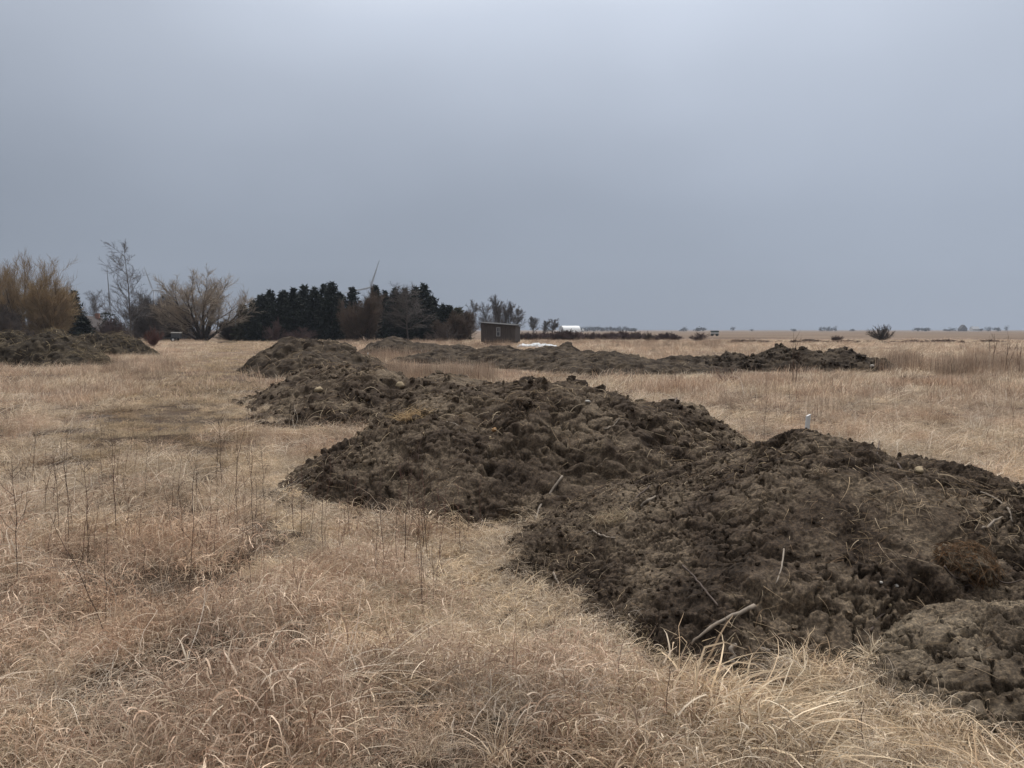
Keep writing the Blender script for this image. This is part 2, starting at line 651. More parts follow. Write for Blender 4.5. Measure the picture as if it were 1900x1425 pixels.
def lobes_h(lobes, x, y, power=1.2, k=0.07):
    hs = []
    for (cx, cy, rx, ry, rot, h) in lobes:
        c, s = math.cos(R(rot)), math.sin(R(rot))
        dx, dy = x - cx, y - cy
        u, v_ = (dx * c + dy * s) / rx, (-dx * s + dy * c) / ry
        # the face towards the field track is steeper than the back: plateau, then a drop
        v_ = np.where(v_ < 0, -np.abs(v_) ** 1.55, v_)
        t = np.sqrt(u * u + v_ * v_ + 0.012) - 0.02
        hs.append(h * (1 - t ** power))
    hs = np.stack(hs)
    mx_ = hs.max(0)
    return mx_ + k * np.log(np.exp((hs - mx_) / k).sum(0)) - k * 0.3


def edge_wob(x, y, s, amp):
    p = xy3(x, y)
    return x + amp * fbm(p, 1.1, 3, s), y + amp * fbm(p, 1.1, 3, s + 9)


SPILL = {}


def make_mound(lobes, step, seed, mat, label, lump=1.0, crack=1.0, crack_scale=7.0, power=1.2, amp=0.14, smear=0.0, name='soil_mound'):
    L = np.array(lobes)
    rad = np.maximum(L[:, 2], L[:, 3])
    x0, x1 = (L[:, 0] - rad).min() - 0.3, (L[:, 0] + rad).max() + 0.3
    y0, y1 = (L[:, 1] - rad).min() - 0.3, (L[:, 1] + rad).max() + 0.3
    nx, ny = int((x1 - x0) / step) + 2, int((y1 - y0) / step) + 2
    X, Y = np.meshgrid(np.linspace(x0, x1, nx), np.linspace(y0, y1, ny))
    x, y = X.ravel(), Y.ravel()
    wx, wy = edge_wob(x, y, seed, amp)
    h = lobes_h(lobes, wx, wy, power)
    MOUNDS.append((lobes, power, seed, amp))
    keep = h > -0.16
    ids = np.full(len(x), -1)
    # normals of the smooth heap
    H = h.reshape(ny, nx)
    gy, gx = np.gradient(H, (y1 - y0) / (ny - 1), (x1 - x0) / (nx - 1))
    nrm = np.stack([-gx.ravel(), -gy.ravel(), np.ones(len(x))], 1)
    nrm /= np.linalg.norm(nrm, axis=1, keepdims=True)
    sel = np.where(keep)[0]
    ids[sel] = np.arange(len(sel))
    x, y, h, nrm = x[sel], y[sel], h[sel], nrm[sel]
    base = gz(x, y)
    p = np.stack([x, y, base + h], 1)
    sizeup = np.clip(step / 0.012, 1, 3.0)
    wp = p + 0.10 * np.stack([fbm(p, 3.0, 3, seed + 40 + i) for i in range(3)], 1)
    d = 0.075 * lump * fbm(wp, 1.3, 3, seed + 1)
    d += 0.022 * lump * fbm(wp, 4.5 / sizeup ** 0.3, 3, seed + 2, 0.45)
    # slabs the digger dropped: flat-topped pieces of uneven height with sharp steps between them
    down = p * np.array([1.0, 1.0, 1.5]) + 0.16 * np.stack([fbm(p, 1.9, 3, seed + 30 + i) for i in range(3)], 1)
    cm = np.clip(fbm(p, 0.8, 3, seed + 6) * 1.5 + 0.60, 0, 1)
    for kk, (sc, ho, rd) in enumerate(((1.9, 0.14, 0.16), (4.4, 0.060, 0.22))):
        f1, f2, cr = worley(down * sc / sizeup ** 0.3 + kk * 9.1, seed + 4 + kk)
        e = f2 - f1
        d += lump * ho * cm * ((cr - 0.45) * (1 - np.exp(-(e / 0.10) ** 2)) - 0.35 * np.exp(-(e / 0.10) ** 2) * (cr < 0.6) + 0.08 * (1 - np.exp(-(e / rd) ** 2)) - 0.08)
    # flow ribs running down from the crown, as tipped loads leave them
    cx_, cy_ = L[:, 0].mean(), L[:, 1].mean()
    rad_ = np.hypot(p[:, 0] - cx_, p[:, 1] - cy_)
    ang_ = np.arctan2(p[:, 1] - cy_, p[:, 0] - cx_)
    fl = np.stack([np.cos(ang_) * 9.0, np.sin(ang_) * 9.0, rad_ * 1.3], 1) + 0.5 * np.stack([fbm(p, 2.2, 2, seed + 80 + i) for i in range(3)], 1)
    rib = 1 - np.abs(fbm(fl, 1.0, 4, seed + 18, 0.6))
    d += 0.055 * lump * np.clip(fbm(p, 0.7, 2, seed + 19) * 1.4 + 0.65, 0, 1) * (rib - 0.75)
    # drying cracks
    wq = p + 0.06 * np.stack([fbm(p, 8.0, 2, seed + 50 + i) for i in range(3)], 1) + 0.10 * np.stack([fbm(p, 2.0, 2, seed + 60 + i) for i in range(3)], 1)
    wq += 0.016 * np.stack([fbm(p, 26.0, 2, seed + 70 + i) for i in range(3)], 1)
    crumb = np.clip(fbm(p, 1.1, 3, seed + 16) * 2.2 + 0.15, 0, 1)
    for kk, (sc, dep, wd, ho) in enumerate(((crack_scale * 0.85, 0.085, 0.042, 0.013), (crack_scale * 2.0, 0.030, 0.060, 0.009), (crack_scale * 4.4, 0.014, 0.20, 0.016))):
        f1, f2, cr = worley(wq * sc / sizeup ** 0.45 + kk * 31.7, seed + 7 + kk)
        e = (f2 - f1)
        ms = crumb if kk == 2 else np.clip((0.92, 0.58)[kk] + 1.8 * fbm(p, 0.9, 2, seed + 8 + int(sc)), 0, 1)
        d -= crack * dep * ms * np.exp(-(e / wd) ** 2) * sizeup ** 0.4
        # each plate is a tilted facet rather than a dome
        d += crack * ho * ms * ((cr - 0.5) + 0.9 * (f1 - 0.45) * np.sin(cr * 40.0)) * sizeup ** 0.5
    rg = 1 - np.abs(fbm(wp, 7.0 / sizeup ** 0.4, 4, seed + 21, 0.6))
    d += 0.022 * lump * (rg - 0.75)
    d += 0.005 * fbm(p, 30.0, 3, seed + 9) * min(1.0, 1.2 / sizeup) * (0.6 + 1.5 * crumb)
    d -= 0.12 * lump * np.clip(fbm(wp, 9.0 / sizeup ** 0.5, 2, seed + 22) - 0.50, 0, 1)
    # deep dark holes between clods
    hole = np.clip(fbm(wp, 3.6, 3, seed + 10) - 0.50, 0, 1)
    d -= 0.48 * lump * hole
    fade = np.clip((h + 0.16) / 0.22, 0.15, 1)
    d *= fade
    # overhang: sideways push
    p = p + nrm * d[:, None]
    side = np.stack([fbm(wp, 4.0, 2, seed + 11), fbm(wp, 4.0, 2, seed + 12), np.zeros(len(p))], 1)
    p += 0.035 * lump * side * fade[:, None]
    p[:, 2] -= np.clip(-h, 0, 1) * 0.3
    i = np.arange(ny - 1)[:, None]
    j = np.arange(nx - 1)[None]
    q = np.stack([i * nx + j, i * nx + j + 1, (i + 1) * nx + j + 1, (i + 1) * nx + j], -1).reshape(-1, 4)
    q = ids[q]
    q = q[(q >= 0).all(1)]
    c = np.array([L[:, 0].mean(), L[:, 1].mean(), 0])
    o = link(name, mesh_from(name, p - c, q, True), mat, loc=c)
    tag(o, label, 'mound')
    foot = (h < 0.02) & (h > -0.16)
    spill = p[foot].copy()
    spill[:, 2] = base[foot] + 0.01
    SPILL[o.name] = spill
    return o, p, nrm





def surf(o, px, py):
    """where the line of sight through a photo pixel meets the object"""
    org = Vector((0, 0, EYE)) - o.location
    hit, loc, nr, _ = o.ray_cast(org, ray(px, py))
    return (loc + o.location, nr) if hit else (None, None)


def fibres(n, p, nrm, seed, L=(0.05, 0.2), wid=(0.0015, 0.004), pal=None, lift=0.01, clump=True):
    """thin roots and straws lying over the surface"""
    r = np.random.default_rng(seed)
    if clump:
        dens = np.clip(fbm(p[::7], 1.3, 3, seed) + 0.25, 0.02, 1) ** 1.5
        idx = r.choice(len(dens), n, p=dens / dens.sum()) * 7
    else:
        idx = r.integers(0, len(p), n)
    P0, Nn = p[idx], nrm[idx]
    t = r.normal(size=(n, 3))
    t -= (t * Nn).sum(1, keepdims=True) * Nn
    t /= np.linalg.norm(t, axis=1, keepdims=True)
    t[:, 2] -= 0.25
    b = np.cross(Nn, t)
    ln = r.uniform(*L, n) * r.uniform(0.5, 1, n)
    cu = r.normal(0, 0.9, n)
    arch = r.uniform(0.0, 0.25, n)
    tilt = np.abs(r.normal(0, 0.18, n))
    seg = 5
    s = np.linspace(0, 1, seg + 1)
    pts = (P0[:, None] + t[:, None] * (s[None, :, None] * ln[:, None, None])
           + b[:, None] * ((s ** 2)[None, :, None] * (cu * ln * 0.5)[:, None, None])
           + Nn[:, None] * ((np.sin(s * math.pi) * 1.0)[None, :, None] * (arch * ln)[:, None, None] + (s[None, :] * (tilt * ln)[:, None])[:, :, None] + lift))
    w_ = r.uniform(*wid, n)[:, None] * (1 - 0.7 * s[None])
    tw = r.uniform(-1, 1, n)
    sd_ = b * np.cos(tw)[:, None] + Nn * np.sin(tw)[:, None]
    v = np.stack([pts - sd_[:, None] * w_[..., None], pts + sd_[:, None] * w_[..., None]], 2)
    v = v.reshape(-1, 3)
    k = (seg + 1) * 2
    f = np.array([(2 * i, 2 * i + 1, 2 * i + 3, 2 * i + 2) for i in range(seg)])
    q = (np.arange(n)[:, None, None] * k + f[None]).reshape(-1, 4)
    pal = np.array(pal if pal is not None else [(0.24, 0.185, 0.125), (0.32, 0.25, 0.17), (0.15, 0.105, 0.07), (0.09, 0.065, 0.048), (0.40, 0.33, 0.24)])
    col = pal[r.integers(0, len(pal), n)] * r.uniform(0.7, 1.2, (n, 1))
    return v, q, np.repeat(col, k, 0)


def add_fibres(o, name, n, p, nrm, seed, **kw):
    v, q, c = fibres(n, p, nrm, seed, **kw)
    f = link(name, mesh_from(name, v - np.array(o.location), q, False, {'tint': c}), M['fibre'], o)
    f['kind'] = 'stuff'
    return f


def add_clods(o, n, p, nrm, seed, size=(0.006, 0.026), mat=None):
    """loose crumbs of soil lying on the heap"""
    r = np.random.default_rng(seed)
    a = (1 + 5 ** 0.5) / 2
    iv = np.array([(-1, a, 0), (1, a, 0), (-1, -a, 0), (1, -a, 0), (0, -1, a), (0, 1, a), (0, -1, -a), (0, 1, -a), (a, 0, -1), (a, 0, 1), (-a, 0, -1), (-a, 0, 1)]) / 1.9
    it = np.array([(0, 11, 5), (0, 5, 1), (0, 1, 7), (0, 7, 10), (0, 10, 11), (1, 5, 9), (5, 11, 4), (11, 10, 2), (10, 7, 6), (7, 1, 8), (3, 9, 4), (3, 4, 2), (3, 2, 6), (3, 6, 8), (3, 8, 9), (4, 9, 5), (2, 4, 11), (6, 2, 10), (8, 6, 7), (9, 8, 1)])
    sp = SPILL[o.name]
    k = r.integers(0, len(sp), n // 2)
    p = np.concatenate([p[::5], sp[k]])
    nrm = np.concatenate([nrm[::5], np.tile([[0, 0, 1.0]], (len(k), 1))])
    dens = np.clip(fbm(p, 1.0, 3, seed) + 0.3, 0.02, 1)
    dens[-len(k):] *= len(p) / len(k) * 0.5
    idx = r.choice(len(dens), n, p=dens / dens.sum())
    sz = size[0] + (size[1] - size[0]) * r.random(n) ** 2.5
    jit = iv[None] * (1 + r.normal(0, 0.22, (n, 12, 1)))
    jit = jit * r.uniform(0.6, 1.2, (n, 1, 3)) * sz[:, None, None]
    v = p[idx][:, None] + jit + nrm[idx][:, None] * (sz * 0.3)[:, None, None]
    t = (np.arange(n)[:, None, None] * 12 + it[None]).reshape(-1, 3)
    c = link('loose_clods', mesh_from('loose_clods', v.reshape(-1, 3) - np.array(o.location), t, False), mat or M['soil'], o)
    c['kind'] = 'stuff'
    return c


near_lobes = [(2.22, 5.75, 2.2, 2.00, 0, 1.0), (2.95, 5.45, 1.6, 1.55, 0, 0.74), (1.0, 6.2, 0.85, 0.7, 20, 0.44), (0.55, 5.8, 0.80, 0.7, 10, 0.26),
              (1.4, 4.55, 1.0, 0.95, 0, 0.38)]
corner_lobes = [(2.5, 3.62, 0.98, 0.84, 0, 0.38), (3.1, 3.75, 0.85, 0.85, 0, 0.42)]
mid_lobes = [(-1.0, 9.3, 1.05, 1.9, 0, 1.0), (0.1, 9.2, 1.6, 2.2, 0, 1.13), (-0.45, 9.15, 1.95, 2.35, 0, 1.08), (0.65, 9.2, 1.9, 2.4, 0, 1.10), (1.7, 9.0, 1.55, 1.9, 0, 0.88), (-0.3, 7.5, 1.05, 0.95, 0, 0.42),
             (-1.4, 8.7, 0.85, 1.1, 0, 0.55)]
third_lobes = [(-1.2, 14.9, 2.1, 2.2, 0, 0.90), (-2.6, 15.4, 1.75, 2.6, 0, 1.0), (-3.4, 17.2, 1.75, 2.7, 0, 1.06), (-4.4, 19.3, 1.75, 2.6, 0, 0.92)]
fourth_lobes = [(-9.1, 34, 2.0, 3.6, 0, 1.46), (-7.7, 33.5, 2.2, 3.4, 0, 1.34), (-6.3, 32.0, 1.7, 2.6, 0, 0.85), (-7.4, 29.8, 2.0, 2.4, 0, 0.95)]
back_lobes = [(-8.0, 54, 2.6, 3.2, 0, 1.35), (-5.9, 54, 2.9, 3.0, 0, 0.95), (-3.6, 53.5, 2.6, 2.6, 0, 0.75)]
long_lobes = [(-3.2, 41.5, 3.2, 3.0, 0, 0.70), (-0.6, 39.5, 3.4, 3.4, 0, 0.92), (1.8, 37.0, 3.4, 4.0, 0, 0.92), (3.8, 33.5, 3.2, 4.0, 0, 0.80), (6.0, 32.2, 3.4, 2.8, 0, 0.50)]
knob_lobes = [(3.2, 47.5, 1.3, 1.6, 0, 0.98), (4.4, 46.5, 1.0, 1.4, 0, 0.62)]
right_lobes = [(9.4, 34.0, 1.3, 1.9, 0, 0.78), (11.4, 33.6, 2.6, 2.4, 0, 1.06), (13.6, 33.4, 1.9, 2.2, 0, 0.98), (15.0, 33.2, 1.3, 1.6, 0, 0.55)]
ridge_lobes = [(7.9, 37.5, 1.7, 1.6, 0, 0.55), (9.3, 37.2, 1.9, 1.5, 0, 0.52), (10.6, 37.0, 1.2, 1.4, 0, 0.5)]
leftA_lobes = [(-21.8, 38.5, 2.4, 3.0, 0, 1.8), (-24.0, 38.8, 2.4, 3.0, 0, 1.75), (-20.6, 37.5, 1.8, 2.2, 0, 0.95)]
leftB_lobes = [(-27.0, 52.0, 2.6, 2.6, 0, 1.6), (-25.0, 51.6, 2.2, 2.4, 0, 1.55), (-29.0, 52.0, 2.2, 2.4, 0, 1.2)]

mo = {}
mo['near'], p, nr = make_mound(near_lobes, 0.0092, 100, M['soil'], 'big nearest dumped mound of dark cracked topsoil, with a rusty root clod on it', 0.85, 0.95, 8.0, power=1.08)
add_fibres(mo['near'], 'root_fibres', 3800, p, nr, 5, L=(0.04, 0.24), wid=(0.0008, 0.0024))
add_clods(mo['near'], 3600, p, nr, 6)
mo['corner'], p, nr = make_mound(corner_lobes, 0.008, 140, M['soil_clay'], 'small pale clay mound with wide drying cracks beside the nearest mound', 0.6, 0.95, 6.5, amp=0.08)
add_fibres(mo['corner'], 'root_fibres', 260, p, nr, 15, L=(0.04, 0.16), wid=(0.001, 0.0028))
add_clods(mo['corner'], 500, p, nr, 16, mat=M['soil_clay'])
mo['mid'], p, nr = make_mound(mid_lobes, 0.0135, 180, M['soil'], 'broad cracked earth mound behind the nearest one, with an ochre straw tuft on it', 0.72, 0.80, 4.6, power=1.3)
add_fibres(mo['mid'], 'root_fibres', 2800, p, nr, 25, L=(0.06, 0.28), wid=(0.0015, 0.004))
add_clods(mo['mid'], 2200, p, nr, 26, size=(0.012, 0.05))
mo['third'], p, nr = make_mound(third_lobes, 0.026, 220, M['soil'], 'lumpy dark earth mound carrying the flat tan stone', 1.0, 0.5, 4.5)
add_fibres(mo['third'], 'root_fibres', 1500, p, nr, 35, L=(0.1, 0.45), wid=(0.003, 0.007))
add_clods(mo['third'], 1500, p, nr, 36, size=(0.02, 0.08))
mo['fourth'], p, nr = make_mound(fourth_lobes, 0.055, 260, M['soil_far'], 'farthest tall mound of the long row, in front of the conifers', 1.35, 0.8, 3.0, amp=0.25)
add_fibres(mo['fourth'], 'root_fibres', 1200, p, nr, 45, L=(0.2, 0.7), wid=(0.006, 0.013))
mo['back'], p, nr = make_mound(back_lobes, 0.07, 300, M['soil_far'], 'rounded grey mound with a peaked top, left of the shed', 1.2, 0.5, 3.0, amp=0.25)
mo['long'], p, nr = make_mound(long_lobes, 0.06, 340, M['soil_far'], 'long low spread of dark soil in front of the shed', 1.15, 0.8, 3.0, amp=0.3)
add_fibres(mo['long'], 'root_fibres', 900, p, nr, 55, L=(0.2, 0.6), wid=(0.005, 0.012))
mo['knob'], p, nr = make_mound(knob_lobes, 0.06, 380, M['soil_far'], 'small dark heap beside the white plastic sheet', 1.2, 0.5, 3.0, amp=0.15)
mo['right'], p, nr = make_mound(right_lobes, 0.045, 420, M['soil_far'], 'twin-peaked dark mound with a white stone, at right behind the sapling', 1.3, 0.8, 3.0, amp=0.2)
add_clods(mo['right'], 700, p, nr, 66, size=(0.03, 0.13), mat=M['soil_far'])
mo['ridge'], p, nr = make_mound(ridge_lobes, 0.055, 460, M['soil_far'], 'low soil ridge between the long spread and the twin-peaked mound', 1.1, 0.8, 3.0, amp=0.2)
STRAW = [(0.22, 0.175, 0.11), (0.13, 0.10, 0.07), (0.07, 0.055, 0.042), (0.36, 0.29, 0.19), (0.10, 0.08, 0.055)]
mo['la'], p, nr = make_mound(leftA_lobes, 0.06, 500, M['manure'], 'strawy dark compost heap cut off by the left edge of the photo', 1.4, 0.6, 3.0, amp=0.3, name='compost_heap')
add_fibres(mo['la'], 'straw', 2000, p, nr, 75, L=(0.3, 1.1), wid=(0.004, 0.011), pal=STRAW, lift=0.03)
mo['lb'], p, nr = make_mound(leftB_lobes, 0.065, 540, M['manure'], 'strawy dark compost heap below the house gable', 1.4, 0.6, 3.0, amp=0.3, name='compost_heap')
add_fibres(mo['lb'], 'straw', 1700, p, nr, 85, L=(0.3, 1.1), wid=(0.005, 0.012), pal=STRAW, lift=0.03)
for k in ('la', 'lb'):
    mo[k]['category'] = 'compost heap'
    mo[k]['group'] = 'strawy compost heaps on the left'
for k in ('near', 'corner', 'mid', 'third', 'fourth'):
    mo[k]['group'] = 'row of dumped soil mounds'
for k in ('back', 'long', 'knob', 'right', 'ridge'):
    mo[k]['group'] = 'mounds farther out in the field'


def mound_at(x, y):
    """height of any heap over the ground, negative outside"""
    h = np.full(len(x), -1.0)
    for lobes, power, seed, amp in MOUNDS:
        L = np.array(lobes)
        rad = np.maximum(L[:, 2], L[:, 3]).max() + 0.6
        near = (np.abs(x - L[:, 0].mean()) < (np.ptp(L[:, 0]) / 2 + rad + 1)) & (np.abs(y - L[:, 1].mean()) < (np.ptp(L[:, 1]) / 2 + rad + 1))
        if near.any():
            wx, wy = edge_wob(x[near], y[near], seed, amp)
            h[near] = np.maximum(h[near], lobes_h(lobes, wx, wy, power))
    return h


bpy.context.view_layer.update()

# ------------------------------------------------------------------ grass
def blade_set(r, n, pos, az, L, a0, a1, w, col, seg=6, k=1.3, tipw=0.15, kink=0.0):
    s = np.linspace(0, 1, seg + 1)
    tilt = a0[:, None] + (a1 - a0)[:, None] * (s[None] ** k)
    azs = az[:, None] + kink * r.normal(0, 1, (n, 1)) * s[None] + np.cumsum(r.normal(0, 0.22, (n, seg + 1)), 1)
    ds = (L / seg)[:, None]
    st = np.sin(tilt)
    step = np.stack([st * np.cos(azs), st * np.sin(azs), np.cos(tilt)], -1) * ds[..., None]
    pts = np.concatenate([np.zeros((n, 1, 3)), np.cumsum(step[:, :-1], 1)], 1) + pos[:, None]
    # blades that droop lie on the ground instead of passing through it
    lay = r.uniform(0.0, 0.05, (n, 1))
    pts[..., 2] = np.where(pts[..., 2] < lay, lay * 0.7 + 0.3 * np.maximum(pts[..., 2], 0), pts[..., 2])
    pts[:, 0, 2] = pos[:, 2]
    tw = r.uniform(-1.3, 1.3, n)
    hp = np.stack([-np.sin(az), np.cos(az), np.zeros(n)], -1)
    nrm = np.stack([np.cos(az) * 0.6, np.sin(az) * 0.6, np.full(n, 0.8)], -1)
    side = hp * np.cos(tw)[:, None] + nrm * np.sin(tw)[:, None]
    wd = w[:, None] * (1 - (1 - tipw) * s[None] ** 1.6)
    v = np.stack([pts - side[:, None] * wd[..., None], pts + side[:, None] * wd[..., None]], 2).reshape(-1, 3)
    kk = (seg + 1) * 2
    f = np.array([(2 * i, 2 * i + 1, 2 * i + 3, 2 * i + 2) for i in range(seg)])
    q = (np.arange(n)[:, None, None] * kk + f[None]).reshape(-1, 4)
    return v, q, np.repeat(col, kk, 0)


PAL_STRAW = np.array([(0.56, 0.48, 0.36), (0.50, 0.41, 0.30), (0.43, 0.345, 0.25), (0.47, 0.41, 0.335), (0.34, 0.26, 0.185), (0.22, 0.165, 0.12), (0.64, 0.56, 0.45)])
PAL_RED = np.array([(0.43, 0.315, 0.235), (0.36, 0.255, 0.185), (0.49, 0.38, 0.29), (0.27, 0.18, 0.13), (0.58, 0.48, 0.38)])
PAL_PALE = np.array([(0.62, 0.51, 0.355), (0.56, 0.455, 0.315), (0.48, 0.375, 0.255), (0.65, 0.565, 0.43), (0.36, 0.27, 0.18)])
PAL_TURF = np.array([(0.40, 0.315, 0.205), (0.35, 0.28, 0.18), (0.46, 0.365, 0.25), (0.27, 0.215, 0.14), (0.37, 0.29, 0.21)])
PAL_TOP = np.array([(0.70, 0.61, 0.49), (0.62, 0.53, 0.41), (0.55, 0.45, 0.34), (0.66, 0.60, 0.52), (0.50, 0.37, 0.27)])
PAL_GREY = np.array([(0.46, 0.40, 0.335), (0.40, 0.34, 0.28), (0.55, 0.49, 0.42), (0.29, 0.24, 0.19)])


def pick(r, pal, n, lo=0.72, hi=1.18):
    pal = (pal * 0.85 + pal.mean(1, keepdims=True) * 0.15) * 1.17
    return pal[r.integers(0, len(pal), n)] * r.uniform(lo, hi, (n, 1))


def disc(r, n, Rd):
    a = r.uniform(0, 2 * math.pi, n)
    q = Rd * np.sqrt(r.random(n))
    return np.stack([q * np.cos(a), q * np.sin(a), np.zeros(n)], -1), a


def clump(kind, seed):
    r = np.random.default_rng(seed)
    U = lambda a, b, n: r.uniform(a, b, n)
    parts = []
    if kind == 'mat':
        n = 95
        pos, _ = disc(r, n, 0.19)
        parts.append(blade_set(r, n, pos, r.normal(0, 0.85, n), U(0.10, 0.32, n), R(1) * U(20, 75, n), R(1) * U(85, 135, n), U(0.0010, 0.0026, n), pick(r, PAL_STRAW, n), kink=0.9))
        n = 60
        pos, _ = disc(r, n, 0.21)
        pos[:, 2] = U(0.03, 0.13, n)
        parts.append(blade_set(r, n, pos, U(0, 6.3, n), U(0.05, 0.16, n), R(1) * U(20, 100, n), R(1) * U(110, 270, n), U(0.0012, 0.0032, n), pick(r, PAL_STRAW, n), seg=6, kink=0.8))
    elif kind == 'tuft':
        n = 110
        pos, a = disc(r, n, 0.07)
        parts.append(blade_set(r, n, pos, a + r.normal(0, 0.6, n), U(0.14, 0.36, n), R(1) * U(4, 50, n), R(1) * U(90, 165, n), U(0.0012, 0.0032, n), pick(r, PAL_STRAW, n), kink=0.7))
    elif kind == 'stem':
        n = 24
        pos, _ = disc(r, n, 0.18)
        parts.append(blade_set(r, n, pos, U(0, 6.3, n), U(0.12, 0.34, n), R(1) * U(0, 45, n), R(1) * U(10, 80, n), U(0.0008, 0.0016, n), pick(r, PAL_RED, n), k=1.8))
        n = 95
        pos, _ = disc(r, n, 0.20)
        pos[:, 2] = U(0.01, 0.17, n)
        parts.append(blade_set(r, n, pos, U(0, 6.3, n), U(0.05, 0.15, n), R(1) * U(10, 90, n), R(1) * U(90, 260, n), U(0.0011, 0.0028, n), pick(r, PAL_RED, n), seg=6, kink=0.9))
        n = 40
        pos, _ = disc(r, n, 0.20)
        parts.append(blade_set(r, n, pos, U(0, 6.3, n), U(0.10, 0.28, n), R(1) * U(30, 85, n), R(1) * U(80, 120, n), U(0.0010, 0.0022, n), pick(r, PAL_STRAW, n), seg=5, kink=0.8))
    elif kind == 'broad':
        n = 70
        pos, a = disc(r, n, 0.16)
        parts.append(blade_set(r, n, pos, r.normal(0, 1.1, n), U(0.12, 0.32, n), R(1) * U(25, 75, n), R(1) * U(88, 150, n), U(0.0018, 0.0044, n), pick(r, PAL_PALE, n), kink=0.7))
        n = 40
        pos, a = disc(r, n, 0.18)
        parts.append(blade_set(r, n, pos, U(0, 6.3, n), U(0.08, 0.24, n), R(1) * U(50, 95, n), R(1) * U(85, 110, n), U(0.0014, 0.003, n), pick(r, PAL_STRAW, n), kink=0.7))
    elif kind == 'grey':
        n = 95
        pos, a = disc(r, n, 0.20)
        pos[:, 2] = U(0.0, 0.08, n)
        parts.append(blade_set(r, n, pos, r.normal(0, 1.3, n), U(0.07, 0.24, n), R(1) * U(5, 75, n), R(1) * U(60, 190, n), U(0.0010, 0.0025, n), pick(r, PAL_GREY, n), kink=0.9))
    elif kind == 'turf':
        n = 150
        pos, a = disc(r, n, 0.24)
        parts.append(blade_set(r, n, pos, U(0, 6.3, n), U(0.04, 0.13, n), R(1) * U(25, 85, n), R(1) * U(70, 120, n), U(0.0014, 0.0032, n), pick(r, PAL_TURF, n), seg=4, kink=0.6))
    elif kind == 'straw':
        n = 13
        pos, a = disc(r, n, 0.25)
        pos[:, 2] = U(0.02, 0.12, n)
        parts.append(blade_set(r, n, pos, r.normal(0, 0.7, n), U(0.25, 0.6, n), R(1) * U(35, 80, n), R(1) * U(75, 115, n), U(0.0012, 0.0026, n), pick(r, PAL_TOP, n), kink=0.5, seg=7))
        n = 7
        pos, a = disc(r, n, 0.25)
        parts.append(blade_set(r, n, pos, U(0, 6.3, n), U(0.3, 0.55, n), R(1) * U(0, 45, n), R(1) * U(5, 70, n), U(0.0009, 0.0016, n), pick(r, PAL_TOP, n), k=2.0, seg=7))
    elif kind == 'lodmat':
        n = 60
        pos, a = disc(r, n, 0.34)
        parts.append(blade_set(r, n, pos, r.normal(0, 0.9, n), U(0.14, 0.34, n), R(1) * U(10, 70, n), R(1) * U(60, 125, n), U(0.003, 0.006, n), pick(r, PAL_STRAW, n), seg=4))
    elif kind == 'lodred':
        n = 56
        pos, a = disc(r, n, 0.34)
        parts.append(blade_set(r, n, pos, U(0, 6.3, n), U(0.14, 0.34, n), R(1) * U(0, 50, n), R(1) * U(20, 95, n), U(0.003, 0.006, n), pick(r, PAL_RED, n), seg=4))
    elif kind == 'lodturf':
        n = 70
        pos, a = disc(r, n, 0.4)
        parts.append(blade_set(r, n, pos, U(0, 6.3, n), U(0.05, 0.14, n), R(1) * U(5, 75, n), R(1) * U(60, 110, n), U(0.004, 0.007, n), pick(r, PAL_TURF, n), seg=3))
    elif kind == 'tall':
        n = 60
        pos, a = disc(r, n, 0.4)
        parts.append(blade_set(r, n, pos, U(0, 6.3, n), U(0.45, 1.0, n), R(1) * U(0, 10, n), R(1) * U(2, 28, n), U(0.0025, 0.006, n), pick(r, PAL_RED, n, 0.42, 0.85), seg=4))
    off, V, Q, Cc = 0, [], [], []
    for v, q, c in parts:
        V.append(v)
        Q.append(q + off)
        Cc.append(c)
        off += len(v)
    return np.concatenate(V), np.concatenate(Q), np.concatenate(Cc)


CL = bpy.data.collections.new('grass_clumps')
KINDS, BYKIND = [], {}
for kind, cnt in (('mat', 8), ('tuft', 5), ('stem', 7), ('broad', 5), ('grey', 5), ('straw', 8), ('turf', 3), ('lodmat', 4), ('lodred', 4), ('lodturf', 3), ('tall', 4)):
    for c in range(cnt):
        i = len(KINDS)
        v, q, cc = clump(kind, 1000 + i)
        me = mesh_from('clump_%02d' % i, v, q, False, {'tint': cc})
        me.materials.append(M['blade'])
        o = bpy.data.objects.new('clump_%02d' % i, me)
        CL.objects.link(o)
        KINDS.append(kind)
        BYKIND.setdefault(kind, []).append(i)


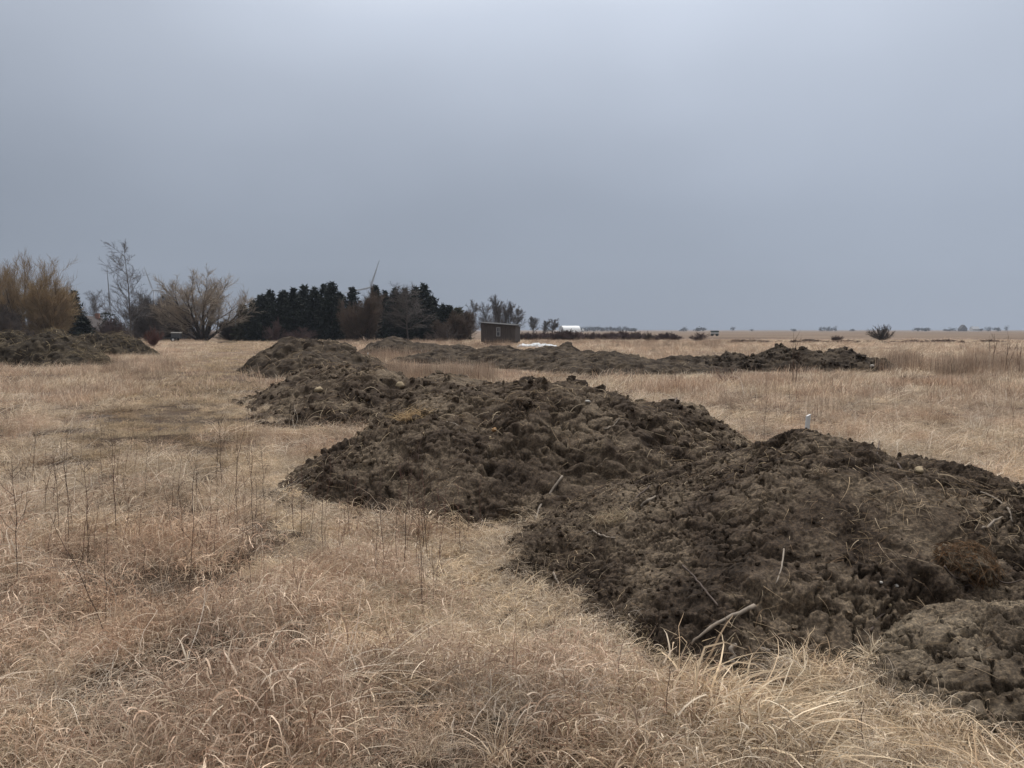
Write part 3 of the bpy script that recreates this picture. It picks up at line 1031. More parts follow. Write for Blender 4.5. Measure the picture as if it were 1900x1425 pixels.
def grass_tree():
    g = bpy.data.node_groups.new('scatter_grass', 'GeometryNodeTree')
    g.interface.new_socket('Geometry', in_out='INPUT', socket_type='NodeSocketGeometry')
    g.interface.new_socket('Geometry', in_out='OUTPUT', socket_type='NodeSocketGeometry')
    gi, go = g.nodes.new('NodeGroupInput'), g.nodes.new('NodeGroupOutput')
    mp_ = g.nodes.new('GeometryNodeMeshToPoints')
    ci = g.nodes.new('GeometryNodeCollectionInfo')
    ci.inputs['Collection'].default_value = CL
    ci.inputs['Separate Children'].default_value = True
    ci.inputs['Reset Children'].default_value = True
    ip = g.nodes.new('GeometryNodeInstanceOnPoints')
    ip.inputs['Pick Instance'].default_value = True

    def attr(name, typ):
        a = g.nodes.new('GeometryNodeInputNamedAttribute')
        a.data_type = typ
        a.inputs['Name'].default_value = name
        return a.outputs['Attribute']
    er = g.nodes.new('FunctionNodeEulerToRotation')
    g.links.new(attr('rot', 'FLOAT_VECTOR'), er.inputs[0])
    g.links.new(gi.outputs[0], mp_.inputs['Mesh'])
    g.links.new(mp_.outputs[0], ip.inputs['Points'])
    g.links.new(ci.outputs[0], ip.inputs['Instance'])
    g.links.new(attr('idx', 'INT'), ip.inputs['Instance Index'])
    g.links.new(er.outputs[0], ip.inputs['Rotation'])
    g.links.new(attr('scl', 'FLOAT_VECTOR'), ip.inputs['Scale'])
    g.links.new(ip.outputs[0], go.inputs[0])
    return g


GT = grass_tree()


def scatter(name, pts, idx, rot, scl, label, cat):
    m = bpy.data.meshes.new(name)
    m.vertices.add(len(pts))
    m.vertices.foreach_set('co', np.asarray(pts, np.float32).ravel())
    a = m.attributes.new('idx', 'INT', 'POINT')
    a.data.foreach_set('value', np.asarray(idx, np.int32))
    a = m.attributes.new('rot', 'FLOAT_VECTOR', 'POINT')
    a.data.foreach_set('vector', np.asarray(rot, np.float32).ravel())
    a = m.attributes.new('scl', 'FLOAT_VECTOR', 'POINT')
    a.data.foreach_set('vector', np.asarray(scl, np.float32).ravel())
    o = link(name, m)
    md = o.modifiers.new('scatter', 'NODES')
    md.node_group = GT
    tag(o, label, cat, kind='stuff')
    return o


def track(x, y):
    """the mown strip beside the row of heaps"""
    c = -1.5 - 0.315 * y
    wv = 1.5 + 0.035 * y
    return np.clip(1.3 - np.abs((x - c) / wv) ** 1.5, 0, 1) * np.clip((y - 8) / 3, 0, 1)


def bands(r, spec):
    X, Y = [], []
    for (y0, y1, den) in spec:
        half = 0.70 * y1 + 1.1
        n = int(den * 2 * half * (y1 - y0))
        x = r.uniform(-half, half, n)
        y = r.uniform(y0, y1, n)
        k = np.abs(x) < 0.70 * y + 1.1
        X.append(x[k])
        Y.append(y[k])
    return np.concatenate(X), np.concatenate(Y)


def field():
    r = np.random.default_rng(11)
    x, y = bands(r, [(1.6, 4.5, 125), (4.5, 8, 90), (8, 14, 46), (14, 25, 20), (25, 50, 8), (50, 130, 2.2)])
    h = mound_at(x, y)
    bare = bare_mask(x, y)
    patch = fbm(xy3(x, y), 0.35, 3, 71)
    thin = fbm(xy3(x, y), 0.9, 3, 72)
    keep = (h < 0.05) & (r.random(len(x)) > bare * 0.7) & (r.random(len(x)) < 0.66 + 1.1 * thin)
    x, y, h, patch = x[keep], y[keep], h[keep], patch[keep]
    n = len(x)
    p3 = xy3(x, y)
    swirl = 2.6 * fbm(p3, 0.55, 2, 73) + 1.4 * fbm(p3, 1.7, 2, 74)
    tr = track(x, y)
    far = y > 17 + 4 * r.random(n)
    u = r.random(n)
    red = np.clip(0.42 + 1.2 * fbm(p3, 0.30, 3, 75), 0.04, 0.85)
    red = np.where((x > -3.5) & (y < 9) & (y > 3.6) & (x < 1.2), np.clip(red + 0.2, 0, 0.95), red)
    broadp = np.clip((x - 0.4) / 0.6, 0, 1) * np.clip((4.6 - y) / 0.5, 0, 1) * 0.8
    broadp = np.maximum(broadp, np.clip(fbm(p3, 0.7, 2, 76) - 0.25, 0, 1) * 0.9)
    greyp = np.clip(fbm(p3, 0.4, 2, 77) + 0.12, 0, 0.6)
    kind = np.where(u < red, 'stem', 'mat').astype('<U8')
    v = r.random(n)
    kind[(kind == 'mat') & (v < 0.24)] = 'tuft'
    kind[r.random(n) < greyp * 0.6] = 'grey'
    kind[r.random(n) < broadp] = 'broad'
    kind[(r.random(n) < 0.15) & (y > 3.2) & ((h < -0.6) | (y > 14))] = 'straw'
    kind[r.random(n) < tr * 0.9] = 'turf'
    kind[(bare_mask(x, y) > 0.25)] = 'turf'
    fk = np.where(u < red, 'lodred', 'lodmat').astype('<U8')
    fk[r.random(n) < tr * 0.85] = 'lodturf'
    kind = np.where(far, fk, kind)
    idx = np.zeros(n, int)
    for k_, lst in BYKIND.items():
        s_ = kind == k_
        idx[s_] = np.array(lst)[r.integers(0, len(lst), s_.sum())]
    rot = np.stack([r.normal(0, 0.10, n), r.normal(0, 0.10, n), swirl + r.normal(0, 0.55, n)], 1)
    lumpy = np.clip(1.0 + 1.1 * fbm(p3, 1.3, 3, 78), 0.5, 1.8)
    sc = np.where(far, r.uniform(0.8, 1.25, n), r.uniform(0.7, 1.15, n)) * lumpy
    sc = sc * np.clip(1 - 0.3 * (h + 0.3) / 0.3, 0.7, 1)
    near_heap = np.clip(1 - (h + 0.30) / 0.32, 0.45, 1)
    zs = sc * near_heap * r.uniform(0.7, 1.2, n) * np.where(far, 0.9, 1.0)
    sc = np.where(y > 50, sc * 1.6, sc)
    pts = np.stack([x, y, gz(x, y) - 0.015], 1)
    scatter('dry_grass', pts, idx, rot, np.stack([sc, sc, zs], 1), 'matted dead straw and russet grass covering the whole field', 'grass')
    print('grass instances', n)


field()


def foot_grass():
    """short bent grass that closes up to the foot of the near heaps, and pale long straws lying over the field"""
    r = np.random.default_rng(14)
    x, y = bands(r, [(2.0, 6, 170), (6, 13, 110), (13, 24, 30)])
    h = mound_at(x, y)
    k = (h < 0.07) & (h > -0.55) & (bare_mask(x, y) < 0.3)
    x, y, h = x[k], y[k], h[k]
    n = len(x)
    kinds = np.array(['turf', 'mat', 'broad', 'grey'])[r.choice(4, n, p=[0.35, 0.3, 0.25, 0.1])]
    idx = np.array([r.choice(BYKIND[q]) for q in kinds])
    rot = np.stack([r.normal(0, 0.15, n), r.normal(0, 0.15, n), r.uniform(0, 6.28, n)], 1)
    sc = r.uniform(0.5, 0.85, n)
    pts = np.stack([x, y, gz(x, y) - 0.01 + np.clip(h, 0, 0.1) * 0.8], 1)
    scatter('bent_grass', pts, idx, rot, np.stack([sc, sc, sc * 0.8], 1), 'short bent straw grass closing round the feet of the mounds', 'grass')


foot_grass()


def tall_patches():
    """stands of taller russet grass"""
    r = np.random.default_rng(12)
    X, Y, Z = [], [], []
    for (px0, px1, y0, y1, n, s) in ((700, 910, 24, 31, 420, 0.75), (640, 800, 40, 50, 260, 0.8), (1640, 1960, 28.5, 36, 330, 0.95), (1500, 1700, 36, 44, 120, 0.7), (1080, 1900, 40, 62, 420, 0.55), (1000, 1900, 62, 100, 520, 0.6), (1250, 1900, 14, 27, 150, 0.5),
                                     (1130, 1350, 72, 90, 200, 0.8), (840, 960, 62, 84, 200, 0.9), (150, 330, 26, 44, 200, 0.55), (540, 640, 36, 44, 150, 0.9),
                                     (960, 1400, 95, 112, 420, 0.8), (620, 860, 84, 104, 300, 0.9)):
        y = r.uniform(y0, y1, n)
        px = r.uniform(px0, px1, n)
        X.append((px - 950) / FPX * y)
        Y.append(y)
        Z.append(np.full(n, s) * r.uniform(0.3, 1.15, n))
    x, y, s = map(np.concatenate, (X, Y, Z))
    k = mound_at(x, y) < 0.05
    k &= r.random(len(x)) < np.clip(0.50 + 1.7 * fbm(xy3(x, y), 0.45, 3, 81), 0.02, 1)
    x, y, s = x[k], y[k], s[k]
    n = len(x)
    idx = np.array(BYKIND['tall'])[r.integers(0, len(BYKIND['tall']), n)]
    rot = np.stack([r.normal(0, 0.06, n), r.normal(0, 0.06, n), r.uniform(0, 6.28, n)], 1)
    scatter('russet_grass', np.stack([x, y, gz(x, y) - 0.02], 1), idx, rot, np.stack([s * 1.1, s * 1.1, s], 1), 'stands of tall russet grass between and beyond the mounds', 'grass')


tall_patches()

# ------------------------------------------------------------------ branching plants
def rot_about(d, ang, az, r):
    ref = np.array([0, 0, 1.]) if abs(d[2]) < 0.95 else np.array([1., 0, 0])
    a = np.cross(d, ref)
    a /= np.linalg.norm(a)
    b = np.cross(d, a)
    return d * math.cos(ang) + (a * math.cos(az) + b * math.sin(az)) * math.sin(ang)


def grow(r, out, p, d, L, rad, lev, cf):
    ns = cf['nseg'][lev]
    last = lev == len(cf['nseg']) - 1
    for i in range(ns):
        d = d + r.normal(0, cf['wob'][lev], 3) + np.array([0, 0, cf['up'][lev]])
        d = d / np.linalg.norm(d)
        p2 = p + d * (L / ns)
        f0, f1 = i / ns, (i + 1) / ns
        r0, r1 = rad * (1 - 0.75 * f0), rad * (1 - 0.75 * f1)
        out[lev].append((p, p2, r0, r1))
        if not last and f1 >= cf['start'][lev]:
            nk = cf['kids'][lev]
            nk = int(nk) + (r.random() < nk - int(nk))
            for _ in range(nk):
                ang = R(cf['ang'][lev]) * r.uniform(0.6, 1.3)
                c = rot_about(d, ang, r.uniform(0, 6.283), r)
                grow(r, out, p + (p2 - p) * r.random(), c, L * cf['ratio'][lev] * r.uniform(0.65, 1.15) * (1 - 0.45 * f0), max(r1 * cf['rr'][lev], cf['rmin']), lev + 1, cf)
        p = p2


CFG = {
    'willow': dict(stems=9, tilt=(6, 58), L0=0.50, nseg=[5, 4, 4, 3], wob=[.07, .09, .10, .10], up=[.07, .08, .08, .05], start=[.35, .2, .12], kids=[2.0, 2.3, 2.5], ang=[32, 38, 40], ratio=[.66, .66, .70], rr=[.6, .5, .4], rmin=.0012, r0=.15),
    'upright': dict(stems=18, tilt=(3, 46), L0=0.55, nseg=[5, 4, 4, 3], wob=[.05, .07, .08, .08], up=[.10, .12, .12, .10], start=[.3, .2, .1], kids=[1.9, 2.0, 2.2], ang=[22, 26, 28], ratio=[.62, .66, .70], rr=[.6, .5, .4], rmin=.0012, r0=.09),
    'dense': dict(stems=10, tilt=(4, 62), L0=0.5, nseg=[5, 4, 4, 3], wob=[.09, .10, .12, .14], up=[.05, .10, .12, .08], start=[.1, .1, .1], kids=[2.8, 2.7, 3.0], ang=[36, 38, 40], ratio=[.66, .70, .66], rr=[.6, .5, .4], rmin=.0012, r0=.08),
    'poplar': dict(stems=1, tilt=(2, 4), L0=1.0, nseg=[14, 6, 4, 3], wob=[.035, .06, .10, .12], up=[.03, .07, .06, .03], start=[.14, .2, .2], kids=[2.0, 1.7, 2.0], ang=[46, 42, 44], ratio=[.40, .52, .62], rr=[.42, .45, .4], rmin=.0012, r0=.13),
    'round': dict(stems=1, tilt=(0, 4), L0=0.85, nseg=[9, 5, 4, 3], wob=[.05, .09, .12, .14], up=[.02, .05, .05, .03], start=[.25, .2, .2], kids=[2.8, 2.3, 2.6], ang=[48, 42, 44], ratio=[.50, .60, .66], rr=[.5, .45, .4], rmin=.0012, r0=.11),
    'bush': dict(stems=22, tilt=(4, 66), L0=0.7, nseg=[4, 3, 3], wob=[.08, .12, .14], up=[.04, .06, .05], start=[.1, .1], kids=[2.4, 2.4], ang=[30, 32], ratio=[.55, .5], rr=[.6, .5], rmin=.0012, r0=.03),
    'sapling': dict(stems=3, tilt=(1, 14), L0=0.9, nseg=[8, 4], wob=[.04, .08], up=[.04, .06], start=[.35], kids=[1.1], ang=[32], ratio=[.33], rr=[.55], rmin=.0025, r0=.011),
    'spray': dict(stems=26, tilt=(2, 36), L0=0.9, nseg=[5, 3], wob=[.05, .08], up=[.03, .04], start=[.4], kids=[.9], ang=[22], ratio=[.36], rr=[.6], rmin=.0025, r0=.006),
}


def skeleton(kind, H, W, seed, rscale=1.0):
    cf = dict(CFG[kind])
    r = np.random.default_rng(seed)
    out = [[] for _ in cf['nseg']]
    for k in range(cf['stems']):
        t = R(r.uniform(*cf['tilt']))
        a = 6.283 * k / cf['stems'] + r.uniform(-0.5, 0.5)
        d = np.array([math.sin(t) * math.cos(a), math.sin(t) * math.sin(a), math.cos(t)])
        base = np.array([0.0, 0, 0]) if cf['stems'] == 1 else np.array([math.cos(a), math.sin(a), 0]) * 0.02
        grow(r, out, base, d, cf['L0'] * r.uniform(0.75, 1.1) if cf['stems'] > 1 else cf['L0'], cf['r0'] / H, 0, cf)
    allp = np.array([s[1] for lv in out for s in lv])
    top = np.percentile(allp[:, 2], 99.7)
    cx = np.percentile(np.abs(allp[:, 0]), 98)
    sc = np.array([W / 2 / cx, W / 2 / cx, H / top])
    res = []
    for lv in out:
        if lv:
            p0 = np.array([s[0] for s in lv]) * sc
            p1 = np.array([s[1] for s in lv]) * sc
            r0 = np.array([s[2] for s in lv]) * H * rscale
            r1 = np.array([s[3] for s in lv]) * H * rscale
            res.append((p0, p1, r0, r1))
    return res


def plant(kind, name, loc, H, W, seed, label, cat, group, bark, twig, twmin=0.016, rscale=1.0, lean=0.0, split=2):
    sk = skeleton(kind, H, W, seed, rscale)
    o = empty(name, loc)
    tag(o, label, cat, group)
    a, b = MB(), MB()
    for i, (p0, p1, r0, r1) in enumerate(sk):
        if lean:
            p0 = p0 + np.stack([p0[:, 2] * lean, 0 * p0[:, 2], 0 * p0[:, 2]], 1)
            p1 = p1 + np.stack([p1[:, 2] * lean, 0 * p1[:, 2], 0 * p1[:, 2]], 1)
        if i < split:
            a.segs(p0, p1, np.maximum(r0, twmin * 0.8), np.maximum(r1, twmin * 0.6), 5)
        else:
            b.segs(p0, p1, np.maximum(r0, twmin * 0.55), np.maximum(r1, twmin * 0.32), 3)
    nm = 'trunk' if cat == 'tree' else 'stems'
    a.build(nm, M[bark], o)
    if b.v:
        b.build('crown' if cat == 'tree' else 'twigs', M[twig], o)
    return o


def conifer(name, loc, H, W, seed, label, group, mat='needle', base=0.06, tip=1.0, dens=1.0):
    r = np.random.default_rng(seed)
    o = empty(name, loc)
    tag(o, label, 'tree', group)
    a = MB()
    a.tube([(0, 0, -0.2), (0, 0, H * 0.5), (0.05, 0, H * 0.96)], [0.16, 0.10, 0.02], 7)
    a.build('trunk', M['bark'], o)
    V, T = [], []
    nb = int(230 * dens)
    n = 0
    for k in range(nb):
        f = base + (1 - base) * (k / nb) ** 0.9
        z = H * f
        az = k * 2.399 + r.normal(0, 0.4)
        prof = (1 - f) ** 0.62 * (0.72 + 0.28 * min(1, (f - base) / 0.18 + 0.25))
        ln = W / 2 * max(prof, 0.07) * r.uniform(0.45, 1.3) * tip
        el = 0.35 * (f - 0.45) + r.normal(0, 0.12)
        d = np.array([math.cos(az), math.sin(az), el])
        m = max(5, int(22 * ln / 1.6))
        s = (np.arange(m) + r.random(m)) / m
        s = 0.15 + 0.85 * s
        pts = np.array([0, 0, z]) + d * (ln * s)[:, None] + np.stack([0 * s, 0 * s, 0.12 * ln * s ** 2], 1)
        sz = r.uniform(0.16, 0.42, m)
        dirs = d[None] * r.uniform(0.3, 1.0, (m, 1)) + r.normal(0, 0.5, (m, 3))
        dirs /= np.linalg.norm(dirs, axis=1, keepdims=True)
        up = r.normal(0, 1, (m, 3))
        sd_ = np.cross(dirs, up)
        sd_ /= np.linalg.norm(sd_, axis=1, keepdims=True)
        w_ = sz * r.uniform(0.25, 0.5, m)
        jit = r.normal(0, 0.10, (m, 3))
        tri = np.stack([pts + jit - sd_ * w_[:, None], pts + jit + sd_ * w_[:, None], pts + jit + dirs * (sz * 1.5)[:, None]], 1)
        V.append(tri.reshape(-1, 3))
        n += m
    v = np.concatenate(V)
    t = np.arange(len(v)).reshape(-1, 3)
    link('crown', mesh_from('crown', v, t, False), M[mat], o)
    return o


def leafy_mass(name, loc, H, W, seed, label, cat, group, mat, n=900, leaf=0.2, trunk=True, low=False):
    """twiggy or leafy crown far away: many small faces through an uneven volume"""
    r = np.random.default_rng(seed)
    o = empty(name, loc)
    tag(o, label, cat, group)
    if trunk:
        MB().tube([(0, 0, -0.2), (0.02 * W, 0, H * 0.4), (0, 0, H * 0.8)], [0.03 * W, 0.022 * W, 0.006 * W], 6).build('trunk', M['bark'], o)
    c = r.normal(0, 1, (14, 3)) * np.array([W * 0.22, W * 0.2, H * 0.17]) + np.array([0, 0, H * (0.42 if low else 0.58 if trunk else 0.45)])
    k = r.integers(0, 14, n)
    p = c[k] + r.normal(0, 1, (n, 3)) * np.array([W * 0.11, W * 0.11, H * 0.12])
    p[:, 2] = np.clip(p[:, 2], H * 0.03, H)
    d1, d2 = r.normal(0, 1, (n, 3)), r.normal(0, 1, (n, 3))
    s = leaf * r.uniform(0.5, 1.3, (n, 1))
    v = np.stack([p - d1 * s, p + d1 * s * 0.6 + d2 * s * 0.3, p + d2 * s], 1).reshape(-1, 3)
    link('crown' if trunk else 'twigs', mesh_from('crown', v, np.arange(len(v)).reshape(-1, 3), False), M[mat], o)
    return o


def gp(px, D):
    """ground position under photo column px at distance D"""
    x = (px - 950) / FPX * (D * math.cos(PITCH) + EYE * math.sin(PITCH))
    return (x, D, g1(x, D))


def hgt(top, px, D):
    return P(px, top, D).z - gp(px, D)[2]


def wid(px, D):
    return px / FPX * D


# left-hand trees
def T(kind, px, top, w_, D, seed, label, bark, twig, name='bare_tree', group='bare trees along the left treeline', cat='tree', **kw):
    return plant(kind, name, gp(px, D), hgt(top, px, D), wid(w_, D), seed, label, cat, group, bark, twig, **kw)


T('upright', 40, 470, 176, 110, 31, 'tall golden-twigged willow with upright sprays at the left edge', 'bark', 'twig_gold', 'willow_tree', twmin=0.012)
T('dense', 96, 522, 78, 106, 2, 'dense golden-brown rounded willow beside the dark narrow conifer', 'bark', 'twig_gold', 'willow_tree', twmin=0.022)
T('dense', 8, 566, 92, 103, 3, 'low brown tangled tree under the golden willow', 'bark', 'twig_brown', twmin=0.022)
T('round', 118, 528, 46, 150, 4, 'thin grey bare tree peeping over the golden-brown willow', 'bark_grey', 'twig_grey', twmin=0.02)
T('round', 172, 538, 46, 160, 5, 'small grey bare tree above the house gable', 'bark_grey', 'twig_grey', twmin=0.022)
T('poplar', 243, 446, 84, 115, 16, 'tallest slender bare tree, standing over the left treeline', 'bark_grey', 'twig_grey', twmin=0.012, lean=-0.10)
T('dense', 278, 540, 92, 122, 7, 'dense grey-brown twiggy thicket tree left of the vase-shaped willow', 'bark_grey', 'twig_grey', twmin=0.020)
T('dense', 318, 566, 90, 128, 8, 'low grey thicket tree directly behind the vase-shaped willow', 'bark_grey', 'twig_brown', twmin=0.022)
T('willow', 376, 499, 176, 118, 9, 'wide vase-shaped bare willow with thick black trunk', 'bark', 'twig_tan', 'willow_tree', twmin=0.0072, rscale=1.7)
T('dense', 428, 592, 44, 122, 10, 'low brown brush tree between the vase-shaped willow and the conifers', 'bark', 'twig_brown', twmin=0.02)
T('bush', 285, 605, 36, 76, 11, 'lone red-stemmed shrub in front of the grey thicket', 'red_twig', 'red_twig', 'red_stem_shrub', 'shrubs in the field', 'shrub', twmin=0.012)
T('bush', 214, 588, 44, 132, 12, 'russet shrub under the tallest slender tree', 'twig_wine', 'twig_wine', 'russet_shrub', 'shrubs in the field', 'shrub', twmin=0.03)
conifer('conifer_tree', gp(141, 112), hgt(541, 141, 112), wid(44, 112), 20, 'narrow black-green conifer beside the house gable', 'evergreens')
conifer('conifer_tree', gp(156, 109), hgt(590, 156, 109), wid(44, 109), 21, 'short squat conifer at the foot of the narrow one', 'evergreens')
leafy_mass('cedar_tree', gp(6, 116), hgt(540, 6, 116), wid(48, 116), 22, 'dark cedar behind the golden willow at the left edge', 'tree', 'evergreens', 'needle', 1500, 0.16)
leafy_mass('cedar_tree', gp(206, 138), hgt(582, 206, 138), wid(36, 138), 23, 'low dark cedar right of the house gable', 'tree', 'evergreens', 'needle', 1100, 0.18)
leafy_mass('cedar_tree', gp(306, 136), hgt(552, 306, 136), wid(36, 136), 24, 'round-topped dark cedar poking out of the grey thicket', 'tree', 'evergreens', 'needle', 1300, 0.18)
leafy_mass('cedar_tree', gp(342, 134), hgt(570, 342, 134), wid(44, 134), 25, 'dark cedar half hidden by the vase-shaped willow', 'tree', 'evergreens', 'needle', 1200, 0.18)

# the conifer row
row = [(452, 566, 38, 119, 'needle_brown', 'brownish small conifer at the left end of the conifer row'),
       (470, 560, 36, 121, 'needle', 'second conifer of the row, beside the brownish one'),
       (487, 549, 38, 118, 'needle', 'conifer under the first shoulder of the dark row'),
       (503, 541, 36, 122, 'needle', 'pointed conifer left of the gap with sky showing'),
       (528, 541, 42, 120, 'needle', 'broad dark conifer near the left of the row'),
       (546, 536, 38, 118, 'needle', 'conifer with a blunt double tip in the dark row'),
       (567, 531, 40, 122, 'needle', 'tall dark conifer left of the middle of the row'),
       (585, 535, 38, 119, 'needle', 'conifer just left of the two tallest tips'),
       (603, 529, 38, 121, 'needle', 'left of the two tallest conifer tips'),
       (617, 526, 40, 117, 'needle', 'tallest conifer tip in the row, left of the turbine blade'),
       (632, 544, 34, 123, 'needle', 'conifer sloping down towards the russet larch'),
       (655, 534, 34, 126, 'needle', 'conifer partly hidden behind the russet larch, left side'),
       (698, 531, 34, 126, 'needle', 'conifer rising behind the russet larch, right side'),
       (716, 541, 34, 122, 'needle', 'conifer next right of the russet larch'),
       (734, 536, 36, 119, 'needle', 'conifer left of the grey bare tree'),
       (753, 537, 36, 123, 'needle', 'conifer directly behind the grey bare tree'),
       (771, 534, 36, 120, 'needle', 'conifer right of the grey bare tree'),
       (787, 528, 40, 118, 'needle', 'tall conifer near the right end of the row'),
       (802, 552, 34, 121, 'needle', 'last tall conifer where the row steps down'),
       (822, 566, 30, 124, 'needle', 'first of the short conifers right of the step'),
       (833, 569, 30, 122, 'needle', 'second of the short conifers right of the step'),
       (850, 572, 34, 125, 'needle_brown', 'short brownish conifer beside the russet thicket')]
for i, (px, top, w_, D, mt, lab) in enumerate(row):
    conifer('conifer_tree', gp(px, D), hgt(top, px, D), wid(w_ * (1.1 if i < 2 else 1.7), D), 40 + i, lab, 'conifer row', mt)
T('dense', 680, 538, 92, 112, 60, 'russet bare larch standing in front of the conifer row', 'bark', 'twig_rust', 'larch_tree', 'bare trees before the conifers', twmin=0.020)
T('round', 757, 526, 92, 111, 61, 'grey bare spreading tree in front of the right-hand conifers', 'bark_grey', 'twig_grey', 'bare_tree', 'bare trees before the conifers', twmin=0.013)
T('dense', 852, 578, 76, 116, 62, 'russet thicket tree between the conifer row and the shed', 'bark', 'twig_rust', 'russet_tree', 'bare trees before the conifers', twmin=0.022)
T('bush', 822, 600, 60, 110, 63, 'dark low brush at the foot of the short conifers', 'twig_brown', 'twig_brown', 'brush', 'shrubs in the field', 'shrub', twmin=0.022)
T('bush', 512, 590, 44, 112, 64, 'greyish leaning bush before the left conifers', 'twig_wine', 'twig_wine', 'grey_bush', 'shrubs in the field', 'shrub', twmin=0.018)
T('bush', 560, 606, 60, 113, 65, 'wine-coloured brush under the middle of the conifer row', 'twig_wine', 'twig_wine', 'brush', 'shrubs in the field', 'shrub', twmin=0.018)
for i, (px, top, w_, D, lab) in enumerate((
        (873, 556, 36, 122, 'bare tree directly left of the shed roof'),
        (899, 561, 34, 135, 'bare tree rising behind the left end of the shed roof'),
        (917, 566, 26, 140, 'thin bare tree behind the middle of the shed roof'),
        (927, 547, 34, 138, 'tallest bare tree behind the shed'),
        (936, 562, 26, 142, 'bare tree just right of the tallest one behind the shed'),
        (946, 558, 30, 139, 'dark bare tree behind the right end of the shed roof'),
        (958, 568, 32, 141, 'outermost bare tree leaning out past the shed corner'),
        (988, 587, 24, 190, 'lone small bare tree first to the right of the shed'),
        (1011, 595, 18, 205, 'slim bare tree in the middle of three right of the shed'),
        (1025, 591, 22, 205, 'bare tree nearest the white hoop barn'))):
    T('round', px, top, w_, D, 70 + i, lab, 'bark_grey', 'twig_grey', 'bare_tree', 'bare trees behind the shed', twmin=0.019 if D < 180 else 0.026)

# undergrowth along the foot of the left treeline
ur = np.random.default_rng(8)
for i in range(16):
    px = -10 + i * 30 + ur.uniform(-8, 8)
    T('bush', px, 612 - ur.uniform(0, 16) - (8 if px < 260 else 0), 62, 130 + ur.uniform(-3, 14), 300 + i, 'low brown brush filling the foot of the left treeline', 'twig_brown', ('twig_brown', 'twig_wine', 'twig_grey')[i % 3], 'undergrowth_bush', 'undergrowth below the left treeline', 'bush', twmin=0.024)

# hedge of low bushes beyond the shed, single bushes of the right-hand field
hr = np.random.default_rng(5)
bush_proto = [plant('bush', 'hedge_bush', gp(970 + 12 * i, 126), 1.35, 2.6, 90 + i, 'wine-brown bare bush in the low hedge right of the shed', 'bush', 'low hedge right of the shed', 'twig_wine', 'twig_wine', twmin=0.028) for i in range(3)]
for i in range(27):
    px = 1006 + i * 9.6 + hr.uniform(-3, 3)
    D = 126 + hr.uniform(-8, 14)
    o = copy_tree(bush_proto[i % 3])
    o.location = gp(px, D)
    s = hr.uniform(0.65, 1.15) * (1.15 if px < 1170 else 0.95)
    o.scale = (s * hr.uniform(0.9, 1.3), s, s)
    o.rotation_euler[2] = hr.uniform(0, 6.28)
for i in range(40):
    near_ = True
    px = (1370 + (i * 12.4) if near_ else 1640 + i * 6.0) + hr.uniform(-9, 9)
    D = (104 if near_ else 150) + hr.uniform(-3, 5)
    o = copy_tree(bush_proto[i % 3])
    x_, y_, z_ = gp(px, D)
    s_ = hr.uniform(0.16, 0.40) * (1.0 if near_ else 1.3)
    o.location = (x_, y_, z_ - 0.12)
    o.scale = (s_ * hr.uniform(1.3, 2.6), s_, s_ * 1.1)
    o.rotation_euler[2] = hr.uniform(-0.3, 0.3)
    o['label'] = 'low scrubby tuft in the dark lines across the right-hand field'
    o['group'] = 'scrub lines across the right-hand field'
T('bush', 1203, 614, 22, 112, 101, 'olive-brown bush with one tall twig in front of the low hedge', 'twig_brown', 'twig_brown', 'field_bush', 'shrubs in the field', 'shrub', twmin=0.016)
T('bush', 1298, 616, 36, 118, 102, 'plum-coloured bush just left of the striped wagon', 'twig_wine', 'twig_wine', 'field_bush', 'shrubs in the field', 'shrub', twmin=0.02)
T('bush', 1635, 602, 40, 122, 103, 'dark round bare bush breaking the skyline at right', 'bark', 'twig_brown', 'round_bush', 'shrubs in the field', 'shrub', twmin=0.022)
for i, (px, top, w_, D, lab) in enumerate(((1378, 630, 26, 104, 'low dark tuft of brush left of the twin-peaked mound'), (1409, 631, 20, 104, 'low dark brush tuft in line with the left shoulder of the twin-peaked mound'),
                                          (1500, 629, 44, 106, 'long dark brush clump above the peak of the twin-peaked mound'), (1552, 622, 22, 112, 'small reddish brush tuft left of the round skyline bush'),
                                          (1685, 633, 34, 104, 'low brown brush tuft right of the round skyline bush'))):
    T('bush', px, top, w_, D, 110 + i, lab, 'twig_brown', 'twig_wine', 'brush_tuft', 'shrubs in the field', 'shrub', twmin=0.02)
T('spray', 1349, 676, 56, 24.0, 120, 'fan of thin red stems growing in front of the low soil ridge', 'red_twig', 'red_twig', 'red_stem_shrub', 'shrubs in the field', 'shrub', twmin=0.0035, split=1)
T('spray', 1681, 690, 36, 24.5, 121, 'small pale spiky shrub right of the twin-peaked mound', 'weed', 'weed_pale', 'spiky_shrub', 'shrubs in the field', 'shrub', twmin=0.0035, split=1)
T('spray', 1088, 858, 44, 7.55, 122, 'red-brown twiggy stems rising between the nearest and the broad mound', 'red_twig', 'red_twig', 'red_stem_shrub', 'shrubs in the field', 'shrub', twmin=0.0016, split=1)
T('sapling', 1472, 612, 28, 23.0, 123, 'straight thin sapling in front of the twin-peaked mound', 'weed', 'weed', 'sapling', 'saplings', 'sapling', twmin=0.006, split=1)
T('sapling', 1840, 618, 26, 33.0, 124, 'twin-stemmed sapling in the tall grass near the right edge', 'weed', 'weed', 'sapling', 'saplings', 'sapling', twmin=0.008, split=1)
T('sapling', 1866, 614, 24, 31.5, 125, 'forked sapling right of the twin-stemmed one', 'weed', 'weed', 'sapling', 'saplings', 'sapling', twmin=0.008, split=1, lean=0.12)
